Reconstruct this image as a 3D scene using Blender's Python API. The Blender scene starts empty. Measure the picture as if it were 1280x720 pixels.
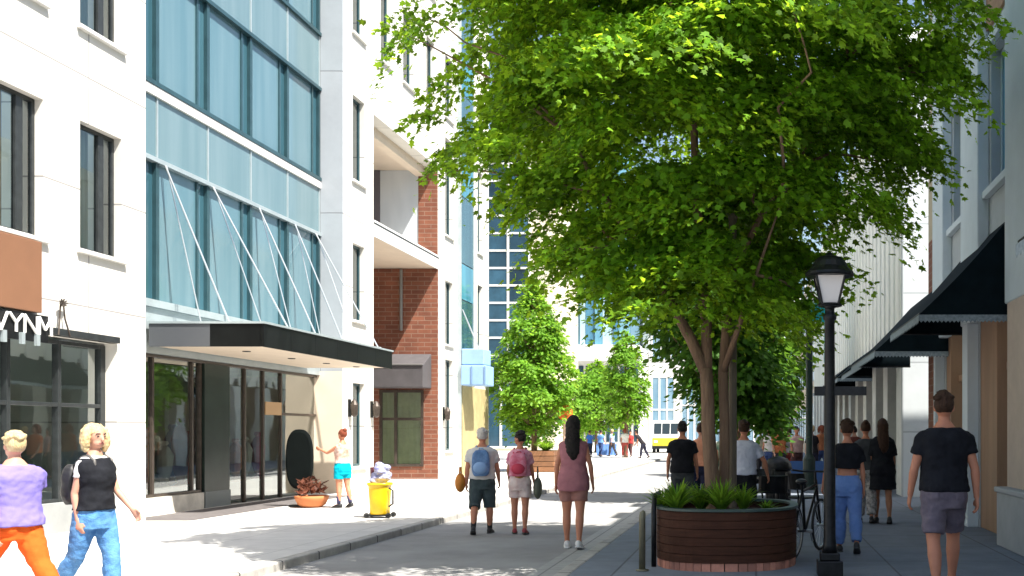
import bpy, math, random
import numpy as np
from mathutils import Vector, Matrix, noise as mnoise

random.seed(7)
RNG = np.random.default_rng(7)
C = bpy.context.scene.collection
R = math.radians
F = 1300.0            # focal length in photo pixels
CX, CY, CH = 945.0, 541.0, 1.58


def at(px, py, Y):
    return Vector(((px - CX) * Y / F, Y, CH + (CY - py) * Y / F))


def yat(px, X):       # depth at which a plane of constant X is seen at column px
    return X * F / (px - CX)


# ------------------------------------------------------------------ materials
MATS = {}


def nt(name):
    m = bpy.data.materials.new(name)
    m.use_nodes = True
    t = m.node_tree
    b = t.nodes['Principled BSDF']
    return m, t, b


def mat(name, col, rough=0.7, metal=0.0, spec=0.5, var=0.0, vscale=3.0, bump=0.0, bscale=40.0,
        stretch=None, island=0.0, col2=None):
    """principled with noise-driven colour variation, optional bump and per-island variation"""
    if name in MATS:
        return MATS[name]
    m, t, b = nt(name)
    N, L = t.nodes, t.links
    b.inputs['Roughness'].default_value = rough
    b.inputs['Metallic'].default_value = metal
    b.inputs['Specular IOR Level'].default_value = spec
    c4 = (*col, 1)
    b.inputs['Base Color'].default_value = c4
    tc = N.new('ShaderNodeTexCoord')
    vec = tc.outputs['Object']
    if stretch:
        mp = N.new('ShaderNodeMapping')
        mp.inputs['Scale'].default_value = stretch
        L.new(vec, mp.inputs['Vector'])
        vec = mp.outputs['Vector']
    if var or col2:
        n = N.new('ShaderNodeTexNoise')
        n.inputs['Scale'].default_value = vscale
        n.inputs['Detail'].default_value = 6
        n.inputs['Roughness'].default_value = 0.65
        L.new(vec, n.inputs['Vector'])
        r = N.new('ShaderNodeValToRGB')
        r.color_ramp.elements[0].position = 0.3
        r.color_ramp.elements[1].position = 0.7
        if col2:
            r.color_ramp.elements[0].color = c4
            r.color_ramp.elements[1].color = (*col2, 1)
        else:
            r.color_ramp.elements[0].color = (*[c * (1 - var) for c in col], 1)
            r.color_ramp.elements[1].color = (*[min(1, c * (1 + var)) for c in col], 1)
        L.new(n.outputs['Fac'], r.inputs['Fac'])
        out = r.outputs['Color']
        if island:
            out = island_mul(t, out, island)
        L.new(out, b.inputs['Base Color'])
    elif island:
        rgb = N.new('ShaderNodeRGB')
        rgb.outputs[0].default_value = c4
        L.new(island_mul(t, rgb.outputs[0], island), b.inputs['Base Color'])
    if bump:
        n2 = N.new('ShaderNodeTexNoise')
        n2.inputs['Scale'].default_value = bscale
        n2.inputs['Detail'].default_value = 5
        L.new(vec, n2.inputs['Vector'])
        bp = N.new('ShaderNodeBump')
        bp.inputs['Strength'].default_value = bump
        bp.inputs['Distance'].default_value = 0.02
        L.new(n2.outputs['Fac'], bp.inputs['Height'])
        L.new(bp.outputs['Normal'], b.inputs['Normal'])
    MATS[name] = m
    return m


def island_mul(t, colsock, amt):
    N, L = t.nodes, t.links
    g = N.new('ShaderNodeNewGeometry')
    mr = N.new('ShaderNodeMapRange')
    mr.inputs['To Min'].default_value = 1 - amt
    mr.inputs['To Max'].default_value = 1 + amt
    L.new(g.outputs['Random Per Island'], mr.inputs['Value'])
    mx = N.new('ShaderNodeMix')
    mx.data_type = 'RGBA'
    mx.blend_type = 'MULTIPLY'
    mx.inputs['Factor'].default_value = 1
    L.new(colsock, mx.inputs['A'])
    L.new(mr.outputs['Result'], mx.inputs['B'])
    return mx.outputs['Result']


def tiled(name, col, col2, mortar, w, h, mort, rough=0.8, offset=0.5, plane='xy', bump=0.4, var=0.12, vs=2.0, spec=0.3):
    """brick-texture surface in metres; plane picks which object axes carry the pattern"""
    if name in MATS:
        return MATS[name]
    m, t, b = nt(name)
    N, L = t.nodes, t.links
    b.inputs['Roughness'].default_value = rough
    b.inputs['Specular IOR Level'].default_value = spec
    tc = N.new('ShaderNodeTexCoord')
    sp = N.new('ShaderNodeSeparateXYZ')
    cb = N.new('ShaderNodeCombineXYZ')
    L.new(tc.outputs['Object'], sp.inputs[0])
    ax = {'x': 'X', 'y': 'Y', 'z': 'Z'}
    L.new(sp.outputs[ax[plane[0]]], cb.inputs['X'])
    L.new(sp.outputs[ax[plane[1]]], cb.inputs['Y'])
    br = N.new('ShaderNodeTexBrick')
    br.offset = offset
    br.inputs['Color1'].default_value = (*col, 1)
    br.inputs['Color2'].default_value = (*col2, 1)
    br.inputs['Mortar'].default_value = (*mortar, 1)
    br.inputs['Scale'].default_value = 1
    br.inputs['Mortar Size'].default_value = mort
    br.inputs['Mortar Smooth'].default_value = 0.1
    br.inputs['Brick Width'].default_value = w
    br.inputs['Row Height'].default_value = h
    L.new(cb.outputs[0], br.inputs['Vector'])
    n = N.new('ShaderNodeTexNoise')
    n.inputs['Scale'].default_value = vs
    n.inputs['Detail'].default_value = 8
    n.inputs['Roughness'].default_value = 0.7
    L.new(tc.outputs['Object'], n.inputs['Vector'])
    mr = N.new('ShaderNodeMapRange')
    mr.inputs['From Min'].default_value = 0.3
    mr.inputs['From Max'].default_value = 0.7
    mr.inputs['To Min'].default_value = 1 - var
    mr.inputs['To Max'].default_value = 1 + var
    L.new(n.outputs['Fac'], mr.inputs['Value'])
    mx = N.new('ShaderNodeMix')
    mx.data_type = 'RGBA'
    mx.blend_type = 'MULTIPLY'
    mx.inputs['Factor'].default_value = 1
    L.new(br.outputs['Color'], mx.inputs['A'])
    L.new(mr.outputs['Result'], mx.inputs['B'])
    L.new(mx.outputs['Result'], b.inputs['Base Color'])
    if bump:
        ad = N.new('ShaderNodeMath')
        ad.operation = 'MULTIPLY_ADD'
        ad.inputs[1].default_value = -1.0
        L.new(br.outputs['Fac'], ad.inputs[0])
        n3 = N.new('ShaderNodeTexNoise')
        n3.inputs['Scale'].default_value = 60
        L.new(tc.outputs['Object'], n3.inputs['Vector'])
        ml = N.new('ShaderNodeMath')
        ml.operation = 'MULTIPLY'
        ml.inputs[1].default_value = 0.5
        L.new(n3.outputs['Fac'], ml.inputs[0])
        L.new(ml.outputs[0], ad.inputs[2])
        bp = N.new('ShaderNodeBump')
        bp.inputs['Strength'].default_value = bump
        bp.inputs['Distance'].default_value = 0.01
        L.new(ad.outputs[0], bp.inputs['Height'])
        L.new(bp.outputs['Normal'], b.inputs['Normal'])
    MATS[name] = m
    return m


def glass(name, tint, refl=0.12, rough=0.02, gcol=(0.9, 0.95, 0.95)):
    """pane that lets light through and mirrors its surroundings"""
    if name in MATS:
        return MATS[name]
    m = bpy.data.materials.new(name)
    m.use_nodes = True
    t = m.node_tree
    N, L = t.nodes, t.links
    N.remove(N['Principled BSDF'])
    tr = N.new('ShaderNodeBsdfTransparent')
    tr.inputs['Color'].default_value = (*tint, 1)
    gl = N.new('ShaderNodeBsdfGlossy')
    gl.inputs['Color'].default_value = (*gcol, 1)
    gl.inputs['Roughness'].default_value = rough
    nz = N.new('ShaderNodeTexNoise')
    nz.inputs['Scale'].default_value = 0.7
    tc = N.new('ShaderNodeTexCoord')
    L.new(tc.outputs['Object'], nz.inputs['Vector'])
    bp = N.new('ShaderNodeBump')
    bp.inputs['Strength'].default_value = 0.15
    bp.inputs['Distance'].default_value = 0.03
    L.new(nz.outputs['Fac'], bp.inputs['Height'])
    L.new(bp.outputs['Normal'], gl.inputs['Normal'])
    fr = N.new('ShaderNodeFresnel')
    fr.inputs['IOR'].default_value = 1.5
    ad = N.new('ShaderNodeMath')
    ad.operation = 'ADD'
    ad.use_clamp = True
    ad.inputs[1].default_value = refl
    L.new(fr.outputs[0], ad.inputs[0])
    mx = N.new('ShaderNodeMixShader')
    L.new(ad.outputs[0], mx.inputs[0])
    L.new(tr.outputs[0], mx.inputs[1])
    L.new(gl.outputs[0], mx.inputs[2])
    L.new(mx.outputs[0], N['Material Output'].inputs['Surface'])
    MATS[name] = m
    return m


def leafmat(name, col, trans, island=0.35):
    if name in MATS:
        return MATS[name]
    m, t, b = nt(name)
    N, L = t.nodes, t.links
    rgb = N.new('ShaderNodeRGB')
    rgb.outputs[0].default_value = (*col, 1)
    cs = island_mul(t, rgb.outputs[0], island)
    L.new(cs, b.inputs['Base Color'])
    b.inputs['Roughness'].default_value = 0.55
    b.inputs['Specular IOR Level'].default_value = 0.15
    rgb2 = N.new('ShaderNodeRGB')
    rgb2.outputs[0].default_value = (*trans, 1)
    cs2 = island_mul(t, rgb2.outputs[0], island)
    tl = N.new('ShaderNodeBsdfTranslucent')
    L.new(cs2, tl.inputs['Color'])
    mx = N.new('ShaderNodeMixShader')
    mx.inputs[0].default_value = 0.45
    L.new(b.outputs[0], mx.inputs[1])
    L.new(tl.outputs[0], mx.inputs[2])
    L.new(mx.outputs[0], N['Material Output'].inputs['Surface'])
    MATS[name] = m
    return m


# ------------------------------------------------------------------ mesh builder
class MB:
    def __init__(s):
        s.v, s.f, s.mi = [], [], []
        s.cur = 0

    def add(s, vs, fs):
        o = len(s.v)
        s.v += [tuple(v) for v in vs]
        s.f += [[i + o for i in f] for f in fs]
        s.mi += [s.cur] * len(fs)
        return s

    def bx(s, x0, x1, y0, y1, z0, z1):
        x0, x1 = min(x0, x1), max(x0, x1)
        y0, y1 = min(y0, y1), max(y0, y1)
        z0, z1 = min(z0, z1), max(z0, z1)
        return s.add([(x0, y0, z0), (x1, y0, z0), (x1, y1, z0), (x0, y1, z0), (x0, y0, z1), (x1, y0, z1), (x1, y1, z1), (x0, y1, z1)],
                     [(0, 3, 2, 1), (4, 5, 6, 7), (0, 1, 5, 4), (1, 2, 6, 5), (2, 3, 7, 6), (3, 0, 4, 7)])

    def quad(s, a, b, c, d):
        return s.add([a, b, c, d], [(0, 1, 2, 3)])

    def rings(s, rings, cap=True):
        n = len(rings[0])
        vs = [p for r in rings for p in r]
        fs = []
        for i in range(len(rings) - 1):
            for j in range(n):
                k = (j + 1) % n
                fs.append((i * n + j, i * n + k, (i + 1) * n + k, (i + 1) * n + j))
        if cap:
            fs.append(tuple(range(n))[::-1])
            fs.append(tuple((len(rings) - 1) * n + j for j in range(n)))
        return s.add(vs, fs)

    def tube(s, pts, rs, n=10, cap=True):
        pts = [Vector(p) for p in pts]
        if not hasattr(rs, '__len__'):
            rs = [rs] * len(pts)
        T = []
        for i in range(len(pts)):
            a = pts[max(0, i - 1)]
            b = pts[min(len(pts) - 1, i + 1)]
            T.append((b - a).normalized())
        u = T[0].orthogonal().normalized()
        out = []
        for i, p in enumerate(pts):
            u = (u - T[i] * u.dot(T[i]))
            u = u.normalized() if u.length > 1e-6 else T[i].orthogonal().normalized()
            w = T[i].cross(u)
            out.append([p + (u * math.cos(2 * math.pi * j / n) + w * math.sin(2 * math.pi * j / n)) * rs[i] for j in range(n)])
        return s.rings(out, cap)

    def lathe(s, prof, c=(0, 0, 0), n=20, sx=1, sy=1):
        return s.rings([[(c[0] + r * sx * math.cos(2 * math.pi * j / n), c[1] + r * sy * math.sin(2 * math.pi * j / n), c[2] + z) for j in range(n)]
                        for r, z in prof])

    def ell(s, c, r, nu=14, nv=9, M=None):
        rs = []
        c = Vector(c)
        for i in range(nv):
            th = math.pi * (i + 0.35) / (nv - 0.3)
            ring = []
            for j in range(nu):
                ph = 2 * math.pi * j / nu
                p = Vector((r[0] * math.sin(th) * math.cos(ph), r[1] * math.sin(th) * math.sin(ph), -r[2] * math.cos(th)))
                if M:
                    p = M @ p
                ring.append(c + p)
            rs.append(ring)
        return s.rings(rs)

    def build(s, name, m, parent=None, smooth=False, org=None, bevel=0.0):
        if parent is not None:
            rt = parent
            while rt.parent:
                rt = rt.parent
            org = rt.location
        org = Vector(org) if org is not None else Vector((0, 0, 0))
        me = bpy.data.meshes.new(name)
        me.from_pydata([(v[0] - org.x, v[1] - org.y, v[2] - org.z) for v in s.v], [], s.f)
        ms = m if isinstance(m, (list, tuple)) else [m]
        for x in ms:
            me.materials.append(x)
        if len(ms) > 1:
            me.polygons.foreach_set('material_index', s.mi)
        if smooth:
            me.polygons.foreach_set('use_smooth', [True] * len(me.polygons))
        me.update()
        o = bpy.data.objects.new(name, me)
        C.objects.link(o)
        if parent is not None:
            o.parent = parent
        else:
            o.location = org
        if bevel:
            bv = o.modifiers.new('Bevel', 'BEVEL')
            bv.width = bevel
            bv.segments = 2
            bv.limit_method = 'ANGLE'
        return o


def tag(o, label, cat, group=None):
    o['label'] = label
    o['category'] = cat
    if group:
        o['group'] = group
    return o


def thing(name, label, cat, loc=(0, 0, 0), group=None, rz=0):
    o = bpy.data.objects.new(name, None)
    o.empty_display_size = 0.2
    C.objects.link(o)
    o.location = loc
    o.rotation_euler = (0, 0, rz)
    return tag(o, label, cat, group)


def struct(o, kind='structure'):
    o['kind'] = kind
    return o


# ------------------------------------------------------------------ world, sun, camera
SUN_EL, SUN_AZ_X, SUN_AZ_Y = R(58), 0.85, -0.52
sc = bpy.context.scene
w = bpy.data.worlds.new('World')
sc.world = w
w.use_nodes = True
wn = w.node_tree
bg = wn.nodes['Background']
sky = wn.nodes.new('ShaderNodeTexSky')
sky.sky_type = 'NISHITA'
sky.sun_disc = False
sky.sun_elevation = SUN_EL
sky.sun_rotation = math.atan2(SUN_AZ_X, SUN_AZ_Y)   # clockwise from +Y
sky.air_density = 1.2
sky.dust_density = 2.5
wn.links.new(sky.outputs[0], bg.inputs[0])
bg.inputs[1].default_value = 0.08
sd = bpy.data.lights.new('sun', 'SUN')
sd.energy = 5.0
sd.angle = R(0.5)
sd.color = (1.0, 0.95, 0.86)
so = bpy.data.objects.new('sun', sd)
C.objects.link(so)
az = Vector((SUN_AZ_X, SUN_AZ_Y)).normalized()
sdir = Vector((az.x * math.cos(SUN_EL), az.y * math.cos(SUN_EL), math.sin(SUN_EL)))
so.rotation_euler = (-sdir).to_track_quat('-Z', 'Y').to_euler()
so.location = (20, 0, 40)

cam = bpy.data.cameras.new('camera')
co = bpy.data.objects.new('camera', cam)
C.objects.link(co)
co.location = (0, 0, CH)
co.rotation_euler = (R(90), 0, 0)
cam.sensor_width = 36
cam.lens = 36 * F / 1280
cam.shift_x = (640 - CX) / 1280
cam.shift_y = (CY - 360) / 1280
cam.clip_start = 0.1
cam.clip_end = 3000
sc.camera = co
sc.view_settings.view_transform = 'Standard'
sc.view_settings.look = 'None'
sc.view_settings.gamma = 1
sc.view_settings.exposure = 1.42
sc.cycles.max_bounces = 8
sc.cycles.transparent_max_bounces = 12
sc.cycles.sample_clamp_indirect = 6

# ------------------------------------------------------------------ shared materials
white_wall = tiled('white_wall_panels', (.66, .635, .585), (.63, .61, .565), (.30, .29, .28), 2.9, 1.75, 0.014, offset=0, plane='yz', bump=.25, var=.10, vs=.7)
white_front = tiled('white_front_panels', (.66, .635, .585), (.63, .61, .565), (.42, .41, .40), 2.9, 1.75, 0.012, offset=0, plane='xz', bump=.25, var=.05, vs=1.2)
white_trim = mat('white_trim', (.66, .65, .62), .5, var=.05, vscale=6)
grey_clad = tiled('grey_cladding', (.34, .37, .40), (.36, .38, .41), (.18, .19, .2), 3, 3.5, .012, offset=0, plane='xz', var=.06)
dark_frame = mat('dark_frame', (.035, .04, .042), .4, metal=.3, var=.3, vscale=8)
teal_frame = mat('teal_frame', (.03, .075, .09), .35, metal=.2, var=.2)
light_frame = mat('light_frame', (.40, .46, .48), .4, metal=.4, var=.1)
bronze_frame = mat('bronze_frame', (.07, .055, .045), .4, metal=.4, var=.3, vscale=9)
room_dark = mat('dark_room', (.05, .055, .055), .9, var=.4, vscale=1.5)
blind = mat('window_blind', (.60, .64, .58), .8, var=.25, vscale=2, stretch=(1, 9, .4))
curtain_orange = mat('orange_curtain', (.62, .36, .17), .8, var=.12, vscale=2, stretch=(1, 8, .3))
pane_mat = glass('window_pane', (.62, .78, .76), .10)
store_glass = glass('storefront_pane', (.80, .90, .85), .26)
brick_front = tiled('red_brick_front', (.225, .085, .05), (.165, .06, .038), (.24, .15, .11), .42, .14, .012, plane='xz', var=.2)
brick_side = tiled('red_brick_side', (.225, .085, .05), (.165, .06, .038), (.24, .15, .11), .42, .14, .012, plane='yz', var=.2)
beige = mat('beige_soffit', (.70, .59, .47), .7, var=.06, vscale=2)
black_metal = mat('black_metal', (.016, .017, .019), .42, metal=.6, var=.4, vscale=12)
steel = mat('steel_rod', (.6, .62, .62), .3, metal=.7)


def gradpane(name, c1, c2, rough=.07, spec=.8):
    """coated curtain-wall glass with drawn blinds behind it: streaky vertical variation"""
    if name in MATS:
        return MATS[name]
    m, t, b = nt(name)
    N, L = t.nodes, t.links
    tc = N.new('ShaderNodeTexCoord')
    mp = N.new('ShaderNodeMapping')
    mp.inputs['Scale'].default_value = (1, 3.2, .25)
    L.new(tc.outputs['Object'], mp.inputs[0])
    n = N.new('ShaderNodeTexNoise')
    n.inputs['Scale'].default_value = .9
    n.inputs['Detail'].default_value = 4
    L.new(mp.outputs[0], n.inputs['Vector'])
    r = N.new('ShaderNodeValToRGB')
    r.color_ramp.elements[0].position = .35
    r.color_ramp.elements[1].position = .66
    r.color_ramp.elements[0].color = (*c1, 1)
    r.color_ramp.elements[1].color = (*c2, 1)
    L.new(n.outputs['Fac'], r.inputs[0])
    L.new(island_mul(t, r.outputs[0], .12), b.inputs['Base Color'])
    b.inputs['Roughness'].default_value = rough
    b.inputs['Specular IOR Level'].default_value = spec
    MATS[name] = m
    return m


curtain_glass = gradpane('curtain_wall_glass', (.085, .17, .207), (.12, .205, .24))  # teal base colour carries the sky's reflection along with the blinds
curtain_dark = gradpane('curtain_wall_vent_glass', (.03, .085, .11), (.05, .125, .16))
spandrel_glass = gradpane('spandrel_glass', (.11, .185, .21), (.145, .22, .245), .15)
blue_glass = gradpane('sky_tint_glass', (.03, .15, .27), (.06, .25, .42), .45, .1)  # blue base colour stands in for the reflected sky

# ------------------------------------------------------------------ the ground
XKL, XKR = -5.46, -2.11     # road edges
ground_m = mat('plaza_ground', (.33, .32, .30), .9, var=.12, vscale=1.5, bump=.2, bscale=30)
b = MB(); b.quad((-600, -60, -.012), (600, -60, -.012), (600, 1500, -.012), (-600, 1500, -.012))
struct(b.build('ground', ground_m))
asph = mat('asphalt', (.30, .295, .29), .9, var=.2, vscale=.9, bump=.5, bscale=160)
b = MB(); b.quad((XKL - .02, -20, 0), (XKR + .02, -20, 0), (XKR + .02, 150, 0), (XKL - .02, 150, 0))
struct(b.build('road', asph))
gut = tiled('concrete_gutter', (.36, .36, .35), (.33, .33, .32), (.2, .2, .2), .4, 3.0, .012, offset=0, plane='xy', var=.15, vs=5)
b = MB(); b.quad((XKR - .42, -20, .004), (XKR, -20, .004), (XKR, 150, .004), (XKR - .42, 150, .004))
struct(b.build('gutter', gut))
walk_l = tiled('left_paving', (.60, .585, .56), (.56, .545, .525), (.40, .39, .37), 1.2, 1.2, .01, offset=0, plane='xy', var=.1, vs=3)
b = MB(); b.bx(-40, XKL - .16, -20, 150, -.2, .10)
struct(b.build('sidewalk', walk_l))
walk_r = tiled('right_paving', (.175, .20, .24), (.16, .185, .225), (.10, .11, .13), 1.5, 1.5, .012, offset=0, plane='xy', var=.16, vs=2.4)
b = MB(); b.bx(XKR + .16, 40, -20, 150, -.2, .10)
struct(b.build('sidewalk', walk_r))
kerb_m = tiled('kerb_stone', (.40, .385, .36), (.33, .32, .30), (.07, .07, .07), 1.0, 1.5, .016, offset=0, plane='yx', var=.25, vs=4)
b = MB(); b.bx(XKL - .158, XKL, -20, 150, -.2, .103)
struct(b.build('kerb', kerb_m, bevel=.02))
b = MB(); b.bx(XKR, XKR + .158, -20, 150, -.2, .103)
struct(b.build('kerb', kerb_m, bevel=.02))
# canopy's shade on the pavement, painted as a dark strip
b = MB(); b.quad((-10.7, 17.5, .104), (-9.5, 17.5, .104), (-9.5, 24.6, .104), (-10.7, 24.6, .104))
struct(b.build('canopy_shade_strip', mat('painted_canopy_shade', (.11, .10, .10), .85, var=.2, vscale=6, bump=.3)))

# ------------------------------------------------------------------ left row of buildings
XA = -10.2


def wall_holes(mb, x0, x1, ys, zs, holes):
    """wall slab between x0..x1 laid out on a y/z grid, leaving rectangular holes (y0,y1,z0,z1)"""
    Y = sorted(set([ys[0], ys[1]] + [h[0] for h in holes] + [h[1] for h in holes]))
    Z = sorted(set([zs[0], zs[1]] + [h[2] for h in holes] + [h[3] for h in holes]))
    Y = [y for y in Y if ys[0] <= y <= ys[1]]
    Z = [z for z in Z if zs[0] <= z <= zs[1]]
    for i in range(len(Y) - 1):
        run = None
        for j in range(len(Z) - 1):
            cy, cz = (Y[i] + Y[i + 1]) / 2, (Z[j] + Z[j + 1]) / 2
            hole = any(h[0] < cy < h[1] and h[2] < cz < h[3] for h in holes)
            if hole:
                if run is not None:
                    mb.bx(x0, x1, Y[i], Y[i + 1], run, Z[j])
                run = None
            elif run is None:
                run = Z[j]
        if run is not None:
            mb.bx(x0, x1, Y[i], Y[i + 1], run, Z[-1])


def window(par, X, y0, y1, z0, z1, frame, sill=True, split=.62, bl=None, bl_rng=(0.08, .52), sx=1, pane=None, rec=.12):
    """window in a wall whose outer face is at X (sx=+1: outside is +X); frame > pane, blind, sill"""
    xf = X - sx * rec
    t = .06
    f = MB()
    f.bx(xf, xf - sx * .07, y0, y0 + t, z0, z1)
    f.bx(xf, xf - sx * .07, y1 - t, y1, z0, z1)
    f.bx(xf, xf - sx * .07, y0 + t, y1 - t, z0, z0 + t)
    f.bx(xf, xf - sx * .07, y0 + t, y1 - t, z1 - t, z1)
    ym = y0 + (y1 - y0) * split
    if split:
        f.bx(xf + sx * .01, xf - sx * .06, ym - .07, ym + .07, z0 + t, z1 - t)
    fo = f.build('window', frame, par, bevel=.008)
    p = MB(); p.quad((xf - sx * .03, y0 + t, z0 + t), (xf - sx * .03, y1 - t, z0 + t), (xf - sx * .03, y1 - t, z1 - t), (xf - sx * .03, y0 + t, z1 - t))
    p.build('pane', pane or pane_mat, fo)
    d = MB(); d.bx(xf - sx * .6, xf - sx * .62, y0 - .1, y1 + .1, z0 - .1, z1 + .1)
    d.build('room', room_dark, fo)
    if bl:
        q = MB(); n = 14
        a, c = y0 + (y1 - y0) * bl_rng[0], y0 + (y1 - y0) * bl_rng[1]
        for i in range(n):
            u0, u1 = a + (c - a) * i / n, a + (c - a) * (i + 1) / n
            xa, xb = xf - sx * (.16 + .03 * (i % 2)), xf - sx * (.16 + .03 * ((i + 1) % 2))
            q.quad((xa, u0, z0), (xb, u1, z0), (xb, u1, z1), (xa, u0, z1))
        q.build('blind', bl, fo)
    if sill:
        s = MB(); s.bx(X + sx * .07, X - sx * .1, y0 - .08, y1 + .08, z0 - .07, z0 - .004)
        s.build('sill', white_trim, fo, bevel=.01)
    return fo


# --- building A: white stucco block at the left edge
bA = thing('white_building', 'white panelled building with dark framed windows over a glass shopfront, at the left edge', 'building', (XA, 13, 0))
a_end = 17.38
winsA = []
for z0, z1 in ((4.36, 6.3), (7.74, 9.7), (11.2, 13.2)):
    winsA.append((yat(100, XA), yat(152, XA), z0, z1))
    winsA.append((13.72, yat(54, XA), z0 + .0, z1 + .05))
    winsA.append((10.3, 11.6, z0, z1))
b = MB()
shopA = (11.0, yat(146, XA), .10, 3.0)
wall_holes(b, XA, XA - .35, (8, a_end), (.1, 18), winsA + [shopA])
b.bx(XA - .352, XA - 8, a_end - .35, a_end, .1, 18)
b.build('wall', white_wall, bA)
for i, (y0, y1, z0, z1) in enumerate(winsA):
    k = i % 3
    window(bA, XA, y0, y1, z0, z1, dark_frame, bl=(curtain_orange if (k == 1 and i == 1) else blind), bl_rng=((.3, .62) if i == 1 else (.16, .6)),
           split=.66 if k == 0 else .72)
# shopfront of A
yy0, yy1 = shopA[0], shopA[1]
xs = XA - .18
ms = [yy0, 12.4, yat(-12, XA), yat(25, XA), yat(88, XA), yy1]
f = MB()
for i, y in enumerate(ms):
    f.bx(xs, xs - .1, y - (.12 if i == len(ms) - 1 else .0), y + (.0 if i == len(ms) - 1 else .07), .55, 2.96)
for i in range(len(ms) - 1):
    ya, yb = ms[i] + .07, ms[i + 1] - (.12 if i == len(ms) - 2 else 0)
    f.bx(xs - .005, xs - .09, ya, yb, 2.9, 2.96)
    f.bx(xs - .005, xs - .09, ya, yb, 1.97, 2.03)
    f.bx(xs - .005, xs - .09, ya, yb, .55, .6)
sf = f.build('shopfront_frame', dark_frame, bA, bevel=.006)
for i in range(len(ms) - 1):
    p = MB(); p.quad((xs - .05, ms[i] + .05, .58), (xs - .05, ms[i + 1] - .05, .58), (xs - .05, ms[i + 1] - .05, 2.93), (xs - .05, ms[i] + .05, 2.93))
    p.build('pane', store_glass, sf)
p = MB(); p.bx(XA - .08, XA - .34, yy0, yy1, .1, .545)
p.build('plinth', mat('grey_plinth', (.27, .28, .28), .6, var=.1), bA)
p = MB(); p.bx(XA - 3.5, XA - 3.52, 8, 17, .1, 3.2); p.bx(XA - .4, XA - 3.5, 8, 17, .105, .12); p.bx(XA - .4, XA - 3.5, 8, 17, 3.1, 3.12)
p.build('shop_interior', mat('shop_interior', (.42, .52, .50), .9, var=.35, vscale=.9), bA)
p = MB()
for i, (y, h, ww) in enumerate(((12.0, 1.2, .5), (13.4, 1.6, .25), (14.6, 1.0, .7), (15.7, 1.9, .4))):
    p.bx(XA - 1.6, XA - 2.0, y, y + ww, .13, .13 + h)
p.build('display_shelf', mat('display_shelf', (.30, .34, .30), .7, island=.5), bA)
p = MB(); p.bx(XA + .07, XA - .08, yy0, yy1 - .02, 3.0, 3.1)
p.build('shopfront_head', dark_frame, bA, bevel=.006)
# brown blank panel sign over the shopfront
p = MB(); p.bx(XA + .012, XA + .12, 12.2, yat(51, XA + .1), 3.27, 4.27)
tag(p.build('sign_panel', mat('brown_panel', (.20, .095, .05), .6, var=.06, vscale=3), org=(XA, 13.5, 3.27), bevel=.01),
    'plain brown rectangular sign panel on the white wall above the shop lettering', 'sign')
# shop lettering: white letters on a black band with small brackets
sg = thing('shop_sign', 'black shop sign band with jagged white lettering over the left shopfront', 'sign', (XA, 14, 3.0))
yl1 = yat(62, XA + .12)
p = MB(); p.bx(XA + .075, XA + .10, 12.4, yl1, 2.86, 3.24)
p.build('backing', black_metal, sg)
strokes = {'X': [(0, 0, 1, 1), (0, 1, 1, 0)], 'Y': [(0, 1, .5, .5), (1, 1, .5, .5), (.5, .5, .5, 0)], 'N': [(0, 0, 0, 1), (0, 1, 1, 0), (1, 0, 1, 1)],
           'T': [(0, 1, 1, 1), (.5, 1, .5, 0)], 'V': [(0, 1, .5, 0), (.5, 0, 1, 1)], 'M': [(0, 0, 0, 1), (0, 1, .5, .3), (.5, .3, 1, 1), (1, 1, 1, 0)]}
lw = .25
y = 12.88
lm = mat('white_letter', (.8, .8, .78), .5)
for ch in 'MTXVYNM':
    q = MB()
    for (u0, v0, u1, v1) in strokes[ch]:
        A = Vector((XA + .125, y + u0 * lw, 2.96 + v0 * .25))
        B = Vector((XA + .125, y + u1 * lw, 2.96 + v1 * .25))
        q.tube([A, B], .019, 6)
    q.build('letter', lm, sg)
    y += lw + .04
for yy in (13.9, 14.25, 14.55):
    q = MB(); q.bx(XA + .10, XA + .14, yy, yy + .07, 2.80, 2.96)
    q.build('bracket', light_frame, sg)
q = MB()
p0 = Vector((XA + .06, yat(72, XA), 3.45))
for dy in (-.10, .16):
    q.tube([p0 + Vector((0, dy * .25, 0)), p0 + Vector((0, dy * .45, -.2)), p0 + Vector((0.02, dy, -.45))], .012, 6)
for k in range(9):
    a = 2 * math.pi * k / 9
    q.tube([p0, p0 + Vector((.03, math.cos(a) * .09, math.sin(a) * .06 + .03))], [.02, .008], 6)
tag(q.build('wall_bracket', bronze_frame, org=(XA, p0.y, 3.0)), 'small dark forked metal bracket on the white wall above the shopfront', 'bracket')

# --- building B: glass curtain wall
XB = -10.75
yB0, yB1 = a_end + .02, 25.64
bB = thing('glass_building', 'building with teal glass curtain wall and dark mullions above an entrance canopy', 'building', (XB, 21.5, 0))
mull = [16.95 + 1.735 * k for k in range(6)]
rows = [(3.95, 6.47, 'w'), (6.47, 7.6, 's'), (7.85, 10.05, 'w'), (10.05, 11.4, 's'), (11.4, 13.6, 'w'), (13.6, 15, 's'), (15, 17.5, 'w')]
for (z0, z1, kd) in rows:
    for i in range(len(mull) - 1):
        ya, yb = max(mull[i], yB0), min(mull[i + 1], yB1)
        if yb - ya < .2:
            continue
        q = MB()
        if kd == 's':
            q.bx(XB - .02, XB - .06, ya, yb, z0, z1)
            q.build('spandrel_pane', spandrel_glass, bB)
        else:
            ys = yb - .34
            q.bx(XB - .06, XB - .08, ya, ys, z0, z1)
            q.build('pane', curtain_glass, bB)
            q = MB(); q.bx(XB - .07, XB - .09, ys, yb, z0, z1)
            q.build('pane', curtain_dark, bB)
            q = MB(); q.bx(XB - .03, XB - .1, ys - .03, ys + .03, z0, z1)
            q.build('sash_bar', teal_frame, bB)
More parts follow.
